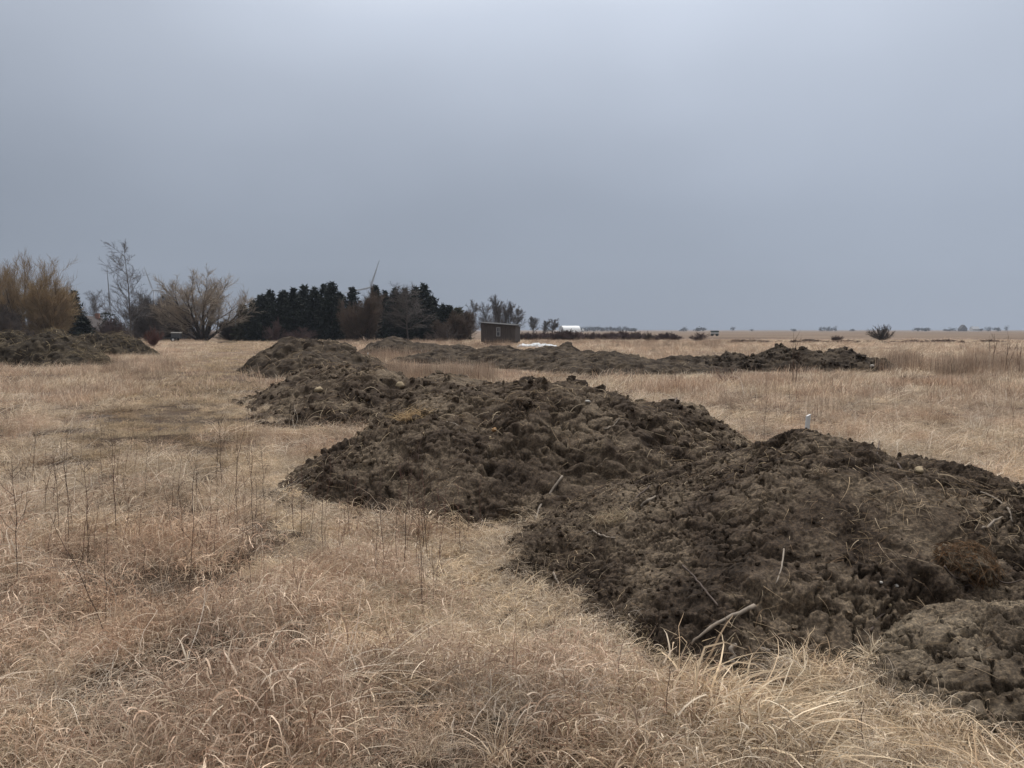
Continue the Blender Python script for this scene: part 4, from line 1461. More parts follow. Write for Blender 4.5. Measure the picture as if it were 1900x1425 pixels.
T('sapling', 1891, 634, 12, 30.0, 126, 'slim reddish sapling at the right edge', 'red_twig', 'red_twig', 'sapling', 'saplings', 'sapling', twmin=0.007, split=1)
# T('sapling', 1596, 690, 12, 17.0, 127, 'thin dark sapling standing in the right-hand grass below the white stone', 'weed', 'weed', 'sapling', 'saplings', 'sapling', twmin=0.003, split=1)

# skyline trees, a kilometre and more away
def sky_tree(px, top, w_, D, seed, lab, group, mat='far_wood', n=420):
    z = hgt(top, px, D)
    W = wid(w_, D)
    return leafy_mass('skyline_tree', gp(px, D), z * 0.9, W * 1.25, seed, lab, 'tree', group, mat, n, W * 0.06, low=True)


for i, px in enumerate((1068, 1076, 1086, 1094, 1101, 1109, 1117, 1126, 1134, 1142, 1149, 1156, 1163, 1171, 1177)):
    tops = (604, 605, 603, 604, 602, 604, 605, 604, 602, 605, 603, 605, 604, 606, 608)
    sky_tree(px, tops[i], 11, 1000 + 15 * (i % 4), 130 + i, 'grey-blue tree of the distant wood beside the white hoop barn', 'distant wood right of the hoop barn')
for i, px in enumerate((1522, 1529, 1536, 1542, 1549)):
    sky_tree(px, (605, 603, 604, 604, 603)[i], 8, 1150, 150 + i, 'dark dome-shaped tree of the five-tree clump on the right skyline', 'clump of five on the skyline')
for i, (px, top, w_, lab) in enumerate(((1268, 605, 12, 'leaning open-crowned tree alone on the skyline above the low hedge'), (1298, 606, 18, 'low flat-topped tree on the skyline left of the wagon'),
                                       (1360, 604, 8, 'tiny single round tree on the skyline right of the wagon'), (1394, 609, 6, 'tiny speck of a tree on the skyline, second right of the wagon'),
                                       (1473, 609, 10, 'low tree on the skyline behind the straight sapling'), (1581, 609, 8, 'small low tree between the five-tree clump and the round bush'),
                                       (1703, 607, 13, 'left of two touching skyline trees right of the round bush'), (1716, 606, 16, 'right of two touching skyline trees right of the round bush'),
                                       (1768, 605, 9, 'small tree left of the dark farmhouse'), (1820, 608, 8, 'low tree right of the white farmhouse'),
                                       (1834, 603, 10, 'round tree between the white farmhouse and the skyline pair'), (1850, 605, 12, 'wide tree of the far-right skyline pair'), (1867, 602, 7, 'tall narrow tree of the far-right skyline pair'),
                                       (1758, 609, 10, 'dark low tree at the left end of the farmstead'))):
    sky_tree(px, top, w_, 1150, 160 + i, lab, 'single trees on the skyline')

# ------------------------------------------------------------------ wind turbines and mast
def blade_mb(L):
    m = MB()
    ss = np.array([0.0, 0.04, 0.12, 0.2, 0.4, 0.7, 0.92, 1.0])
    ch = np.array([1.6, 1.7, 3.0, 3.1, 2.3, 1.4, 0.8, 0.15]) * L / 40
    th = np.array([1.6, 1.5, 0.9, 0.65, 0.4, 0.22, 0.12, 0.05]) * L / 40
    vs, k = [], 10
    an = np.arange(k) * 2 * math.pi / k
    for s, c, t in zip(ss, ch, th):
        vs.append(np.stack([np.cos(an) * c / 2 - (c - 1.6 * L / 40) * 0.2, np.sin(an) * t / 2, np.full(k, s * L)], 1))
    q = [(i * k + j, i * k + (j + 1) % k, (i + 1) * k + (j + 1) % k, (i + 1) * k + j) for i in range(len(ss) - 1) for j in range(k)]
    return m.add(np.concatenate(vs), q)


def turbine(px, py, D, lenpx, spin, label, yaw=0.0):
    hub = P(px, py, D)
    L = lenpx / FPX * D
    base = gp(px, D)
    o = empty('wind_turbine', base)
    o.rotation_euler[2] = yaw
    tag(o, label, 'wind turbine', 'wind turbines beyond the trees')
    H = hub.z - base[2]
    mt = M['turbine_grey']
    MB().tube([(0, 3.2, -1), (0, 3.2, H * 0.5), (0, 3.2, H - 1.2)], [2.1, 1.7, 1.2], 18).build('tower', mt, o, True)
    MB().hexa([(-1.5, 0.8, H - 1.5), (1.5, 0.8, H - 1.5), (1.3, 8.2, H - 1.3), (-1.3, 8.2, H - 1.3), (-1.4, 0.8, H + 1.8), (1.4, 0.8, H + 1.8), (1.2, 8.2, H + 1.5), (-1.2, 8.2, H + 1.5)]).build('nacelle', mt, o)
    MB().tube([(0, 0.9, H), (0, -0.6, H), (0, -1.6, H), (0, -2.2, H)], [1.5, 1.5, 1.0, 0.2], 14).build('hub', mt, o, True)
    for k in range(3):
        b = blade_mb(L).build('blade', mt, o, True)
        b.location = (0, 0, H)
        b.rotation_euler = (0, R(spin + 120 * k), 0)
    return o


turbine(689, 533, 1250, 54, 18, 'white wind turbine rotor showing above the conifer row')
turbine(286, 538, 1500, 46, -20, 'far wind turbine half hidden behind the grey thicket')
mb = MB()
Dm = 300
gx = gp(208, Dm)
Hm = hgt(495, 203, Dm)
ln = -5.5 / FPX * Dm
for a in (0, 120, 240):
    ox, oy = 0.28 * math.cos(R(a)), 0.28 * math.sin(R(a))
    mb.tube([(ox, oy, 0), (ox * 0.7 + ln * 0.5, oy * 0.7, Hm * 0.5), (ln + ox * 0.1, oy * 0.1, Hm)], [0.07, 0.07, 0.05], 5)
for k in range(26):
    z = Hm * k / 26
    for a in (0, 120, 240):
        f = 1 - 0.8 * k / 26
        x0, y0 = 0.28 * f * math.cos(R(a)) + ln * k / 26, 0.28 * f * math.sin(R(a))
        x1, y1 = 0.28 * f * math.cos(R(a + 120)) + ln * (k + 1) / 26, 0.28 * f * math.sin(R(a + 120))
        mb.tube([(x0, y0, z), (x1, y1, z + Hm / 26)], 0.03, 4)
mast = mb.build('radio_mast', plain('galvanised_steel', (0.20, 0.205, 0.215), 0.6, 0.1, 1))
mast.location = gx
tag(mast, 'thin grey lattice mast left of the tallest slender tree', 'mast')

# ------------------------------------------------------------------ shed
def shed():
    D = 92
    g = gp(929, D)
    o = empty('wooden_shed', g, R(-14))
    tag(o, 'weathered grey plank shed on wheels with white-framed windows', 'shed')
    wood = plain('weathered_planks', (0.088, 0.074, 0.067), 0.9, 0.35, 3.0, 0.006, stretch=(5, 5, 0.35))
    dark = plain('shed_roofing', (0.035, 0.032, 0.031), 0.85, 0.2, 4)
    W, Dp = 3.95, 2.4
    z0, zl, zr_ = 0.42, 2.42, 2.12
    x0, x1 = -W / 2, W / 2
    # walls: vertical boards with their own small offsets, window openings left free
    wl = MB()

    def top(x):
        return zl + (zr_ - zl) * (x - x0) / W

    def boards(fn, n, holes):
        r = np.random.default_rng(3)
        for i in range(n):
            a, b = i / n, (i + 1) / n - 0.004
            off = r.uniform(0, 0.018)
            spans = [(0, 1)]
            for (ha, hb, hz0, hz1) in holes:
                if b > ha and a < hb:
                    spans = [(0, hz0), (hz1, 1)]
            for s in spans:
                fn(a, b, off, *s)

    def front(a, b, off, s0, s1):
        xa, xb = x0 + W * a, x0 + W * b
        tz = lambda x, s: z0 + (top(x) - z0) * s
        y = -Dp / 2 - off
        wl.hexa([(xa, y, tz(xa, s0)), (xb, y, tz(xb, s0)), (xb, y + 0.03, tz(xb, s0)), (xa, y + 0.03, tz(xa, s0)),
                 (xa, y, tz(xa, s1)), (xb, y, tz(xb, s1)), (xb, y + 0.03, tz(xb, s1)), (xa, y + 0.03, tz(xa, s1))])

    def back(a, b, off, s0, s1):
        xa, xb = x0 + W * a, x0 + W * b
        y = Dp / 2 + off
        wl.hexa([(xa, y - 0.03, z0), (xb, y - 0.03, z0), (xb, y, z0), (xa, y, z0), (xa, y - 0.03, top(xa)), (xb, y - 0.03, top(xb)), (xb, y, top(xb)), (xa, y, top(xa))])

    def side(xw, sg):
        def f(a, b, off, s0, s1):
            ya, yb = -Dp / 2 + 0.035 + (Dp - 0.07) * a, -Dp / 2 + 0.035 + (Dp - 0.07) * b
            xa, xb = (xw - 0.03 - off, xw - off) if sg < 0 else (xw + off, xw + 0.03 + off)
            wl.box(xa, xb, ya, yb, z0 + (top(xw) - z0) * s0, z0 + (top(xw) - z0) * s1)
        return f
    boards(front, 27, [(0.452, 0.570, 0.30, 0.84)])
    boards(back, 27, [])
    boards(side(x0, -1), 16, [(0.34, 0.66, 0.24, 0.86)])
    boards(side(x1, 1), 16, [])
    wl.build('wall', wood, o)
    # roof
    rf = MB()
    e = 0.16
    tl, tr_ = top(x0 - e), top(x1 + e)
    rf.hexa([(x0 - e, -Dp / 2 - e, tl + 0.005), (x1 + e, -Dp / 2 - e, tr_ + 0.005), (x1 + e, Dp / 2 + e, tr_ + 0.12), (x0 - e, Dp / 2 + e, tl + 0.12),
             (x0 - e, -Dp / 2 - e, tl + 0.09), (x1 + e, -Dp / 2 - e, tr_ + 0.09), (x1 + e, Dp / 2 + e, tr_ + 0.2), (x0 - e, Dp / 2 + e, tl + 0.2)])
    rf.build('roof', dark, o)

    def window(cx, wdt, za, zb, face):
        fr = MB()
        t_ = 0.065
        bars = [(-wdt / 2, -wdt / 2 + t_, za, zb), (wdt / 2 - t_, wdt / 2, za, zb), (-wdt / 2 + t_, wdt / 2 - t_, za, za + t_), (-wdt / 2 + t_, wdt / 2 - t_, zb - t_, zb),
                (-wdt / 2 + t_, wdt / 2 - t_, (za + zb) / 2 - 0.03, (za + zb) / 2 + 0.03), (-0.015, 0.015, (za + zb) / 2 + 0.03, zb - t_)]
        for (a, b, c, d) in bars:
            if face == 'f':
                fr.box(cx + a, cx + b, -Dp / 2 - 0.06, -Dp / 2 - 0.02, c, d)
            else:
                fr.box(x0 - 0.07, x0 - 0.03, cx + a, cx + b, c, d)
        f = fr.build('window', M['faded_paint'], o)
        pn = MB()
        if face == 'f':
            pn.box(cx - wdt / 2 + 0.01, cx + wdt / 2 - 0.01, -Dp / 2 + 0.0, -Dp / 2 + 0.012, za + 0.01, zb - 0.01)
        else:
            pn.box(x0 - 0.012, x0, cx - wdt / 2 + 0.01, cx + wdt / 2 - 0.01, za + 0.01, zb - 0.01)
        gm, t, b = mat_new('window_glass')
        b.inputs['Base Color'].default_value = (0.10, 0.105, 0.12, 1)
        b.inputs['Roughness'].default_value = 0.12
        b.inputs['Specular IOR Level'].default_value = 0.6
        pn.build('pane', gm, f)
    hh = 2.25 - z0
    window(x0 + W * 0.511, 0.46, z0 + hh * 0.30, z0 + hh * 0.85, 'f')
    window(0.0, 0.76, z0 + hh * 0.26, z0 + hh * 0.90, 's')
    MB().box(x0, x1, -Dp / 2 + 0.03, Dp / 2 - 0.03, z0 - 0.10, z0 - 0.004).build('floor_frame', dark, o)
    ch = MB()
    for sx in (-0.55, 0.55):
        ch.box(x0 + 0.1, x1 - 0.1, sx - 0.05, sx + 0.05, z0 - 0.24, z0 - 0.104)
    ch.build('chassis', dark, o)
    rub = plain('old_rubber', (0.03, 0.03, 0.03), 0.9, 0.2, 8)
    for x_ in (-1.2, 1.2):
        for y_ in (-0.95, 0.95):
            wh = MB()
            wh.tube([(x_, y_ - 0.1, 0.26), (x_, y_ - 0.08, 0.26), (x_, y_ + 0.08, 0.26), (x_, y_ + 0.1, 0.26)], [0.22, 0.27, 0.27, 0.22], 20)
            wq = wh.build('wheel', rub, o, True)
            MB().tube([(x_, y_ - 0.115, 0.26), (x_, y_ + 0.115, 0.26)], 0.12, 14).build('rim', dark, wq)
    return o


shed()


# white plastic sheet in two humped lengths
def sheet():
    r = np.random.default_rng(9)
    wp = plain('white_plastic', (0.40, 0.41, 0.415), 0.5, 0.10, 3)
    for nm, px0, px1, D, h, lab in (('plastic_sheet', 958, 1006, 77, 0.50, 'crumpled white plastic sheet humped on the ground beside the shed'),
                                    ('plastic_sheet', 992, 1036, 74, 0.45, 'second length of white plastic sheet, beside the small dark heap')):
        x0, x1 = gp(px0, D)[0], gp(px1, D)[0]
        nx, na = 40, 18
        u = np.linspace(0, 1, nx)
        a = np.linspace(0, math.pi, na)
        Uu, A = np.meshgrid(u, a, indexing='ij')
        prof = np.clip(np.minimum(Uu / 0.25, (1 - Uu) / 0.12), 0, 1) ** 0.6 * (0.85 + 0.15 * np.sin(Uu * 7 + D))
        X = x0 + (x1 - x0) * Uu
        Yy = -np.cos(A) * 0.75
        Z = np.sin(A) ** 0.8 * h * prof
        pp = np.stack([X.ravel(), Yy.ravel() + D, Z.ravel()], 1)
        nz_ = fbm(pp, 2.2, 4, 33)
        pp[:, 2] += 0.09 * nz_ * (Z.ravel() > 0.03)
        pp[:, 1] += 0.08 * fbm(pp, 1.6, 3, 34)
        c = np.array([(x0 + x1) / 2, D, g1((x0 + x1) / 2, D) - 0.02])
        pp[:, 0] -= c[0]
        pp[:, 1] -= D
        i = np.arange(nx - 1)[:, None]
        j = np.arange(na - 1)[None]
        q = np.stack([i * na + j, (i + 1) * na + j, (i + 1) * na + j + 1, i * na + j + 1], -1).reshape(-1, 4)
        o = link(nm, mesh_from(nm, pp, q, True), wp, loc=c)
        sm = o.modifiers.new('thick', 'SOLIDIFY')
        sm.thickness = 0.01
        tag(o, lab, 'plastic sheet')


sheet()


# hoop barn
def hoop_barn():
    D = 620
    g = gp(1057, D)
    o = empty('hoop_barn', g, R(24))
    tag(o, 'white round-roofed hoop barn in the far field', 'barn')
    W, L, H = 8.5, 15.0, hgt(604.5, 1057, D)
    fab = plain('barn_fabric', (0.80, 0.80, 0.78), 0.55, 0.05, 0.4)
    grey = plain('barn_end', (0.50, 0.51, 0.51), 0.7, 0.08, 0.4)
    n = 20
    a = np.linspace(0, math.pi, n)
    sec = np.stack([np.cos(a) * W / 2, np.sin(a) ** 0.9 * H], 1)
    v = np.concatenate([np.stack([np.full(n, -L / 2), sec[:, 0], sec[:, 1]], 1), np.stack([np.full(n, L / 2), sec[:, 0], sec[:, 1]], 1)])
    q = [(i, i + 1, n + i + 1, n + i) for i in range(n - 1)]
    MB().add(v, q).build('roof', fab, o, True)
    for s in (-1, 1):
        e = MB()
        ve = np.concatenate([np.stack([np.full(n, s * (L / 2 - 0.15)), sec[:, 0] * 0.985, sec[:, 1] * 0.985], 1), [[s * (L / 2 - 0.15), 0, 0]]])
        e.add(ve, None, [(i, i + 1, n) for i in range(n - 1)])
        w_ = e.build('end_wall', grey, o)
        MB().box(s * (L / 2 - 0.15) - 0.06, s * (L / 2 - 0.15) + 0.06, -1.6, 1.6, 0, H * 0.7).build('door', plain('barn_door', (0.42, 0.42, 0.42), 0.7, 0.05, 1), w_)
    return o


hoop_barn()
D = 640
tk = empty('feed_tank', gp(1081.5, D))
tag(tk, 'small white tank standing right of the hoop barn', 'tank')
MB().tube([(0, 0, 0.4), (0, 0, 2.2)], 0.75, 14).build('body', M['white_paint'], tk, True)
MB().tube([(0, 0, 2.205), (0, 0, 2.6), (0, 0, 2.9)], [0.78, 0.45, 0.1], 14).build('lid', M['white_paint'], tk, True)
MB().tube([(0, 0, -0.1), (0, 0, 0.395)], [0.55, 0.7], 14).build('base', M['stone_white'], tk)


# striped wagon
def wagon():
    D = 225
    o = empty('farm_wagon', gp(1326, D))
    tag(o, 'dark farm wagon with a white side band out in the far field', 'wagon')
    W, Dp = wid(14, D), 1.5
    dark = plain('wagon_dark', (0.035, 0.045, 0.042), 0.7, 0.2, 2)
    MB().box(-W / 2, W / 2, -Dp / 2, Dp / 2, 0.42, 0.60).build('bed', dark, o)
    MB().box(-W / 2 + 0.12, W / 2 - 0.12, -Dp / 2 + 0.06, Dp / 2 - 0.06, 0.604, 1.08).build('side_band', plain('wagon_white', (0.55, 0.56, 0.54), 0.7, 0.15, 2), o)
    MB().hexa([(-W / 2, -Dp / 2, 1.084), (W / 2, -Dp / 2, 1.084), (W / 2, Dp / 2, 1.084), (-W / 2, Dp / 2, 1.084),
               (-W / 2 + 0.1, -Dp / 2 + 0.2, 1.48), (W / 2 - 0.1, -Dp / 2 + 0.2, 1.48), (W / 2 - 0.1, Dp / 2 - 0.2, 1.48), (-W / 2 + 0.1, Dp / 2 - 0.2, 1.48)]).build('roof', dark, o)
    for x_ in (-W / 2 + 0.4, W / 2 - 0.4):
        for y_ in (-0.6, 0.6):
            MB().tube([(x_, y_ - 0.08, 0.24), (x_, y_ + 0.08, 0.24)], 0.26, 14).build('wheel', dark, o)


wagon()


# far farmhouses and the house gable at left
def gable_house(name, px, D, W, L, He, Hr, rz, label, wall, roof, extras=True):
    o = empty(name, gp(px, D), rz)
    tag(o, label, 'house', 'houses')
    wm = MB()
    wm.box(-W / 2, W / 2, -L / 2, L / 2, -0.1, He)
    for s in (-1, 1):
        y = s * L / 2
        wm.add([(-W / 2, y, He), (W / 2, y, He), (0, y, Hr - 0.12), (-W / 2, y - s * 0.15, He), (W / 2, y - s * 0.15, He), (0, y - s * 0.15, Hr - 0.12)],
               [(0, 2, 5, 3), (2, 1, 4, 5)], [(0, 1, 2), (3, 5, 4)])
    wm.build('wall', wall, o)
    rf = MB()
    e = 0.3
    sl_ = (Hr - He) / (W / 2)
    for s in (-1, 1):
        a = (s * (W / 2 + e), He - e * sl_)
        rf.hexa([(a[0], -L / 2 - e, a[1]), (0, -L / 2 - e, Hr), (0, L / 2 + e, Hr), (a[0], L / 2 + e, a[1]),
                 (a[0], -L / 2 - e, a[1] + 0.18), (0, -L / 2 - e, Hr + 0.18), (0, L / 2 + e, Hr + 0.18), (a[0], L / 2 + e, a[1] + 0.18)])
    rfo = rf.build('roof', roof, o)
    MB().box(-0.35 + W * 0.1, 0.35 + W * 0.1, L * 0.2, L * 0.2 + 0.6, Hr - 0.8, Hr + 0.7).build('chimney', plain('chimney_brick', (0.22, 0.12, 0.09), 0.9, 0.2, 4), rfo)
    for wx in (-W * 0.25, W * 0.25):
        f = MB().box(wx - 0.5, wx + 0.5, -L / 2 - 0.05, -L / 2 - 0.004, He * 0.35, He * 0.8).build('window', M['white_paint'], o)
        MB().box(wx - 0.42, wx + 0.42, -L / 2 - 0.07, -L / 2 - 0.053, He * 0.35 + 0.08, He * 0.8 - 0.08).build('pane', plain('dark_glass', (0.05, 0.055, 0.065), 0.2, 0.1, 1), f)
    MB().box(-0.45, 0.45, -L / 2 - 0.06, -L / 2 - 0.004, -0.05, min(2.0, He * 0.85)).build('door', plain('house_door', (0.12, 0.08, 0.06), 0.6, 0.2, 2), o)
    return o


gable_house('house', 165, 145, 7.4, 9, 1.55, hgt(588, 165, 145), R(4), 'tan-gabled low house behind the strawy heaps', plain('tan_siding', (0.24, 0.185, 0.135), 0.85, 0.12, 3, stretch=(1, 1, 6)), plain('brown_shingles', (0.055, 0.045, 0.042), 0.9, 0.2, 6))
gable_house('farmhouse', 1786, 1150, 9, 8, 3.6, hgt(603, 1786, 1150), R(0), 'dark-roofed farmhouse on the right skyline', plain('grey_siding', (0.12, 0.11, 0.11), 0.85, 0.1, 1), plain('slate_roof', (0.06, 0.055, 0.055), 0.9, 0.1, 1))
gable_house('farmhouse', 1808, 1160, 12, 9, 3.3, hgt(606, 1808, 1160), R(80), 'low pale farmhouse right of the dark-roofed one', plain('white_siding', (0.55, 0.55, 0.54), 0.85, 0.05, 1), plain('pale_roof', (0.24, 0.24, 0.25), 0.9, 0.1, 1))


# trailer with a white box under the thicket, boards by the willow
def trailer():
    D = 112
    o = empty('flatbed_trailer', gp(322, D), R(6))
    tag(o, 'small flatbed trailer carrying a white box, parked by the grey thicket', 'trailer')
    dk = plain('trailer_steel', (0.05, 0.05, 0.052), 0.7, 0.2, 2)
    MB().box(-1.5, 1.5, -0.7, 0.7, 0.5, 0.6).build('bed', dk, o)
    MB().box(-0.15, 0.95, -0.5, 0.5, 0.604, 1.22).build('box', plain('box_grey', (0.10, 0.10, 0.10), 0.7, 0.1, 2), o)
    MB().hexa([(-0.25, -0.6, 1.224), (1.05, -0.6, 1.224), (1.05, 0.6, 1.224), (-0.25, 0.6, 1.224), (-0.1, -0.5, 1.36), (0.95, -0.5, 1.36), (0.95, 0.5, 1.36), (-0.1, 0.5, 1.36)]).build('lid', M['stone_white'], o)
    MB().tube([(-1.5, 0, 0.55), (-2.5, 0, 0.45)], 0.05, 6).build('drawbar', dk, o)
    for y_ in (-0.8, 0.8):
        w_ = MB().tube([(0.2, y_ - 0.1, 0.32), (0.2, y_ + 0.1, 0.32)], 0.33, 16).build('wheel', plain('trailer_tyre', (0.025, 0.025, 0.025), 0.9, 0.1, 4), o)
        MB().tube([(0.2, y_ - 0.11, 0.32), (0.2, y_ + 0.11, 0.32)], 0.16, 12).build('rim', M['white_paint'], w_)


trailer()
bs = MB()
br = random.Random(4)
for i in range(9):
    z = 0.03 + 0.06 * (i // 3)
    y = -0.3 + 0.3 * (i % 3) + br.uniform(-.05, .05)
    a = br.uniform(-0.25, 0.25)
    bs.hexa([(-1.1 + a, y, z), (1.1 + a, y + a * .2, z), (1.1 + a, y + .2 + a * .2, z), (-1.1 + a, y + .2, z), (-1.1 + a, y, z + .045), (1.1 + a, y + a * .2, z + .045), (1.1 + a, y + .2 + a * .2, z + .045), (-1.1 + a, y + .2, z + .045)])
bo = bs.build('board_pile', M['stick_pale'])
bo.location = gp(421, 104)
tag(bo, 'loose pile of pale boards right of the black willow trunk', 'boards')

# ------------------------------------------------------------------ sticks, stones, stakes and the root clod on the mounds
bpy.context.view_layer.update()


def on(key, px, py):
    p, n_ = surf(mo[key], px, py)
    if p is None:
        for k, o in mo.items():
            p, n_ = surf(o, px, py)
            if p is not None:
                return p, n_
        D_ = EYE / math.tan(PITCH + math.atan((py - 712.5) / FPX))
        p = P(px, py, D_)
        p.z = g1(p.x, p.y)
        return p, Vector((0, 0, 1))
    return p, n_


def stick(key, pix, r0, r1, label, mat='stick_pale', lift=0.012, name='stick', tip_lift=0.0, fork=None, seed=0):
    r = np.random.default_rng(seed)
    pts = []
    for i, (a, b) in enumerate(pix):
        q, n_ = on(key, a, b)
        f = i / max(1, len(pix) - 1)
        pts.append(np.array(q) + np.array(n_) * (lift + tip_lift * f))
    pts = np.array(pts)
    m = max(8, len(pts) * 4)
    t = np.linspace(0, len(pts) - 1, m)
    fine = np.stack([np.interp(t, np.arange(len(pts)), pts[:, i]) for i in range(3)], 1)
    fine += r.normal(0, r0 * 0.35, fine.shape)
    rad = np.linspace(r0, r1, m) * (1 + r.normal(0, 0.08, m))
    c = fine[0].copy()
    b = MB().tube(fine - c, rad, 7)
    if fork:
        i0, dx, dz, L = fork
        s = fine[int(i0 * (m - 1))] - c
        e = s + np.array([dx, -0.03, dz]) * L
        b.tube([s, (s + e) / 2 + r.normal(0, 0.008, 3), e], [r1 * 1.1, r1 * 0.9, r1 * 0.5], 6)
    o = b.build(name, M[mat], None, True)
    o.location = c
    tag(o, label, 'stick', 'sticks and twigs on the mounds')
    return o


stick('mid', [(993, 968), (997, 938), (1015, 915), (1038, 888)], 0.009, 0.012, 'crooked pale branch propped against the foot of the broad mound', tip_lift=0.05, name='branch', seed=1)
stick('near', [(1283, 1197), (1330, 1165), (1385, 1124)], 0.006, 0.012, 'long straight pale stick lying at the foot of the nearest mound', tip_lift=0.03, seed=2)
stick('near', [(1357, 1234), (1352, 1210), (1347, 1189)], 0.012, 0.011, 'short pale stub standing upright below the long pale stick', tip_lift=0.05, name='stub', seed=3)
stick('mid', [(1121, 798), (1138, 789), (1149, 778)], 0.008, 0.005, 'pale forked twig high on the broad mound', fork=(0.55, 0.2, -0.9, 0.07), name='twig', seed=4)
stick('near', [(1820, 912), (1846, 926), (1869, 941), (1881, 968)], 0.006, 0.006, 'bent pale stick on the right shoulder of the nearest mound', seed=5)
stick('mid', [(1252, 748), (1255, 741), (1262, 736)], 0.016, 0.010, 'short dark snag on the right skyline of the broad mound', 'stick_dark', tip_lift=0.03, name='snag', seed=6)
stick('near', [(1268, 1050), (1290, 1073), (1312, 1100), (1334, 1128)], 0.005, 0.006, 'thin brown stick lying above the long straight pale stick', 'stick_dark', seed=7)
stick('near', [(1090, 990), (1099, 985), (1114, 994), (1140, 1001)], 0.006, 0.006, 'white bent twig on the low left arm of the nearest mound', name='twig', seed=8)
stick('near', [(1618, 1172), (1630, 1150), (1644, 1130)], 0.006, 0.005, 'dark straight stick low on the front of the nearest mound', 'stick_dark', seed=9)
stick('near', [(1443, 1084), (1449, 1058), (1456, 1022)], 0.004, 0.005, 'pale hanging root in the middle of the nearest mound', name='root', seed=10)
stick('near', [(1028, 1066), (1036, 1080), (1043, 1095)], 0.007, 0.008, 'short pale stick where the left arm of the nearest mound meets the grass', seed=11)
stick('near', [(1188, 940), (1202, 932), (1217, 923)], 0.014, 0.010, 'thick pale wood fragment in the straw-filled gully of the nearest mound', name='wood_piece', seed=12)
stick('near', [(1150, 948), (1178, 924), (1208, 903)], 0.007, 0.006, 'long dark twig beside the straw-filled gully', 'stick_dark', name='twig', seed=13)
stick('near', [(1634, 812), (1650, 811), (1668, 813)], 0.008, 0.004, 'dark twig sticking out along the crest of the nearest mound', 'stick_dark', tip_lift=0.05, name='twig', seed=14)
stick('near', [(1632, 824), (1629, 840), (1626, 850)], 0.005, 0.004, 'dark root hanging below the crest twig', 'stick_dark', name='root', seed=15)
stick('near', [(1668, 862), (1684, 885), (1702, 902)], 0.006, 0.004, 'dark root trailing down right of the crest', 'stick_dark', name='root', seed=16)
stick('near', [(1856, 958), (1842, 972), (1822, 985)], 0.007, 0.008, 'pale split twig right of the centre, above the rusty root clod', name='twig', seed=17)
stick('near', [(1410, 1207), (1426, 1216)], 0.013, 0.010, 'small pale wood chip right of the upright stub', name='wood_piece', seed=18)
stick('mid', [(830, 672 + 110), (850, 790), (866, 800)], 0.008, 0.006, 'pale angled twig below the ochre stone of the broad mound', name='twig', seed=19)
stick('fourth', [(596, 632), (600, 624), (602, 618)], 0.02, 0.012, 'pale dead stem leaning on the farthest tall mound', tip_lift=0.5, name='dead_stem', seed=20)


def stone(key, px, py, wpx, hpx, mat, label, seed, name='stone'):
    q, n_ = on(key, px, py)
    D_ = q.y
    r = np.random.default_rng(seed)
    n1, n2 = 18, 10
    a, e = np.meshgrid(np.arange(n1) * 2 * math.pi / n1, np.linspace(-math.pi / 2, math.pi / 2, n2))
    d = np.stack([np.cos(a) * np.cos(e), np.sin(a) * np.cos(e), np.sin(e)], -1).reshape(-1, 3)
    f = 1 + 0.28 * fbm(d + seed, 1.3, 3, seed)
    facet = np.clip(worley(d * 1.4 + seed, seed)[0], 0, 1) * 0.18
    v = d * (f - facet)[:, None] * np.array([wpx, wpx * 0.8, hpx]) * 0.5 / FPX * D_
    qd = [(i * n1 + j, i * n1 + (j + 1) % n1, (i + 1) * n1 + (j + 1) % n1, (i + 1) * n1 + j) for i in range(n2 - 1) for j in range(n1)]
    o = link(name, mesh_from(name, v, np.array(qd), True), M[mat])
    o.location = np.array(q) + np.array(n_) * hpx * 0.15 / FPX * D_
    o.rotation_euler = (0.2, r.uniform(-0.3, 0.1), r.uniform(0, 1))
    tag(o, label, 'stone', 'stones on the mounds')


stone('third', 742, 716, 23, 14, 'stone_tan', 'flat tan stone lying on top of the lumpy third mound', 1)
stone('third', 591, 723, 17, 11, 'stone_tan', 'dull tan stone on the left flank of the lumpy third mound', 2)
stone('mid', 919, 798, 11, 10, 'stone_ochre', 'small orange-ochre stone on the broad mound', 3)
stone('mid', 909, 812, 6, 5, 'stone_tan', 'tiny tan pebble just below the orange-ochre stone', 4)
stone('right', 1618, 680, 10, 7, 'stone_white', 'white stone near the right end of the twin-peaked mound', 5)
stone('near', 1634, 1081, 8, 5, 'stone_white', 'pale pebble left of the white chip on the nearest mound', 6)
stone('near', 1663, 1086, 12, 6, 'stone_white', 'white flat chip on the face of the nearest mound', 7)
stone('near', 1704, 932 - 60, 22, 12, 'stone_tan', 'muddy tan cobble high on the right of the nearest mound', 8)
stone('near', 1652, 1123, 9, 8, 'stone_tan', 'tan pebble above the dark straight stick', 9)
stone('mid', 1090, 745, 11, 6, 'stone_white', 'grey-white flat stone on the crest of the broad mound', 10)

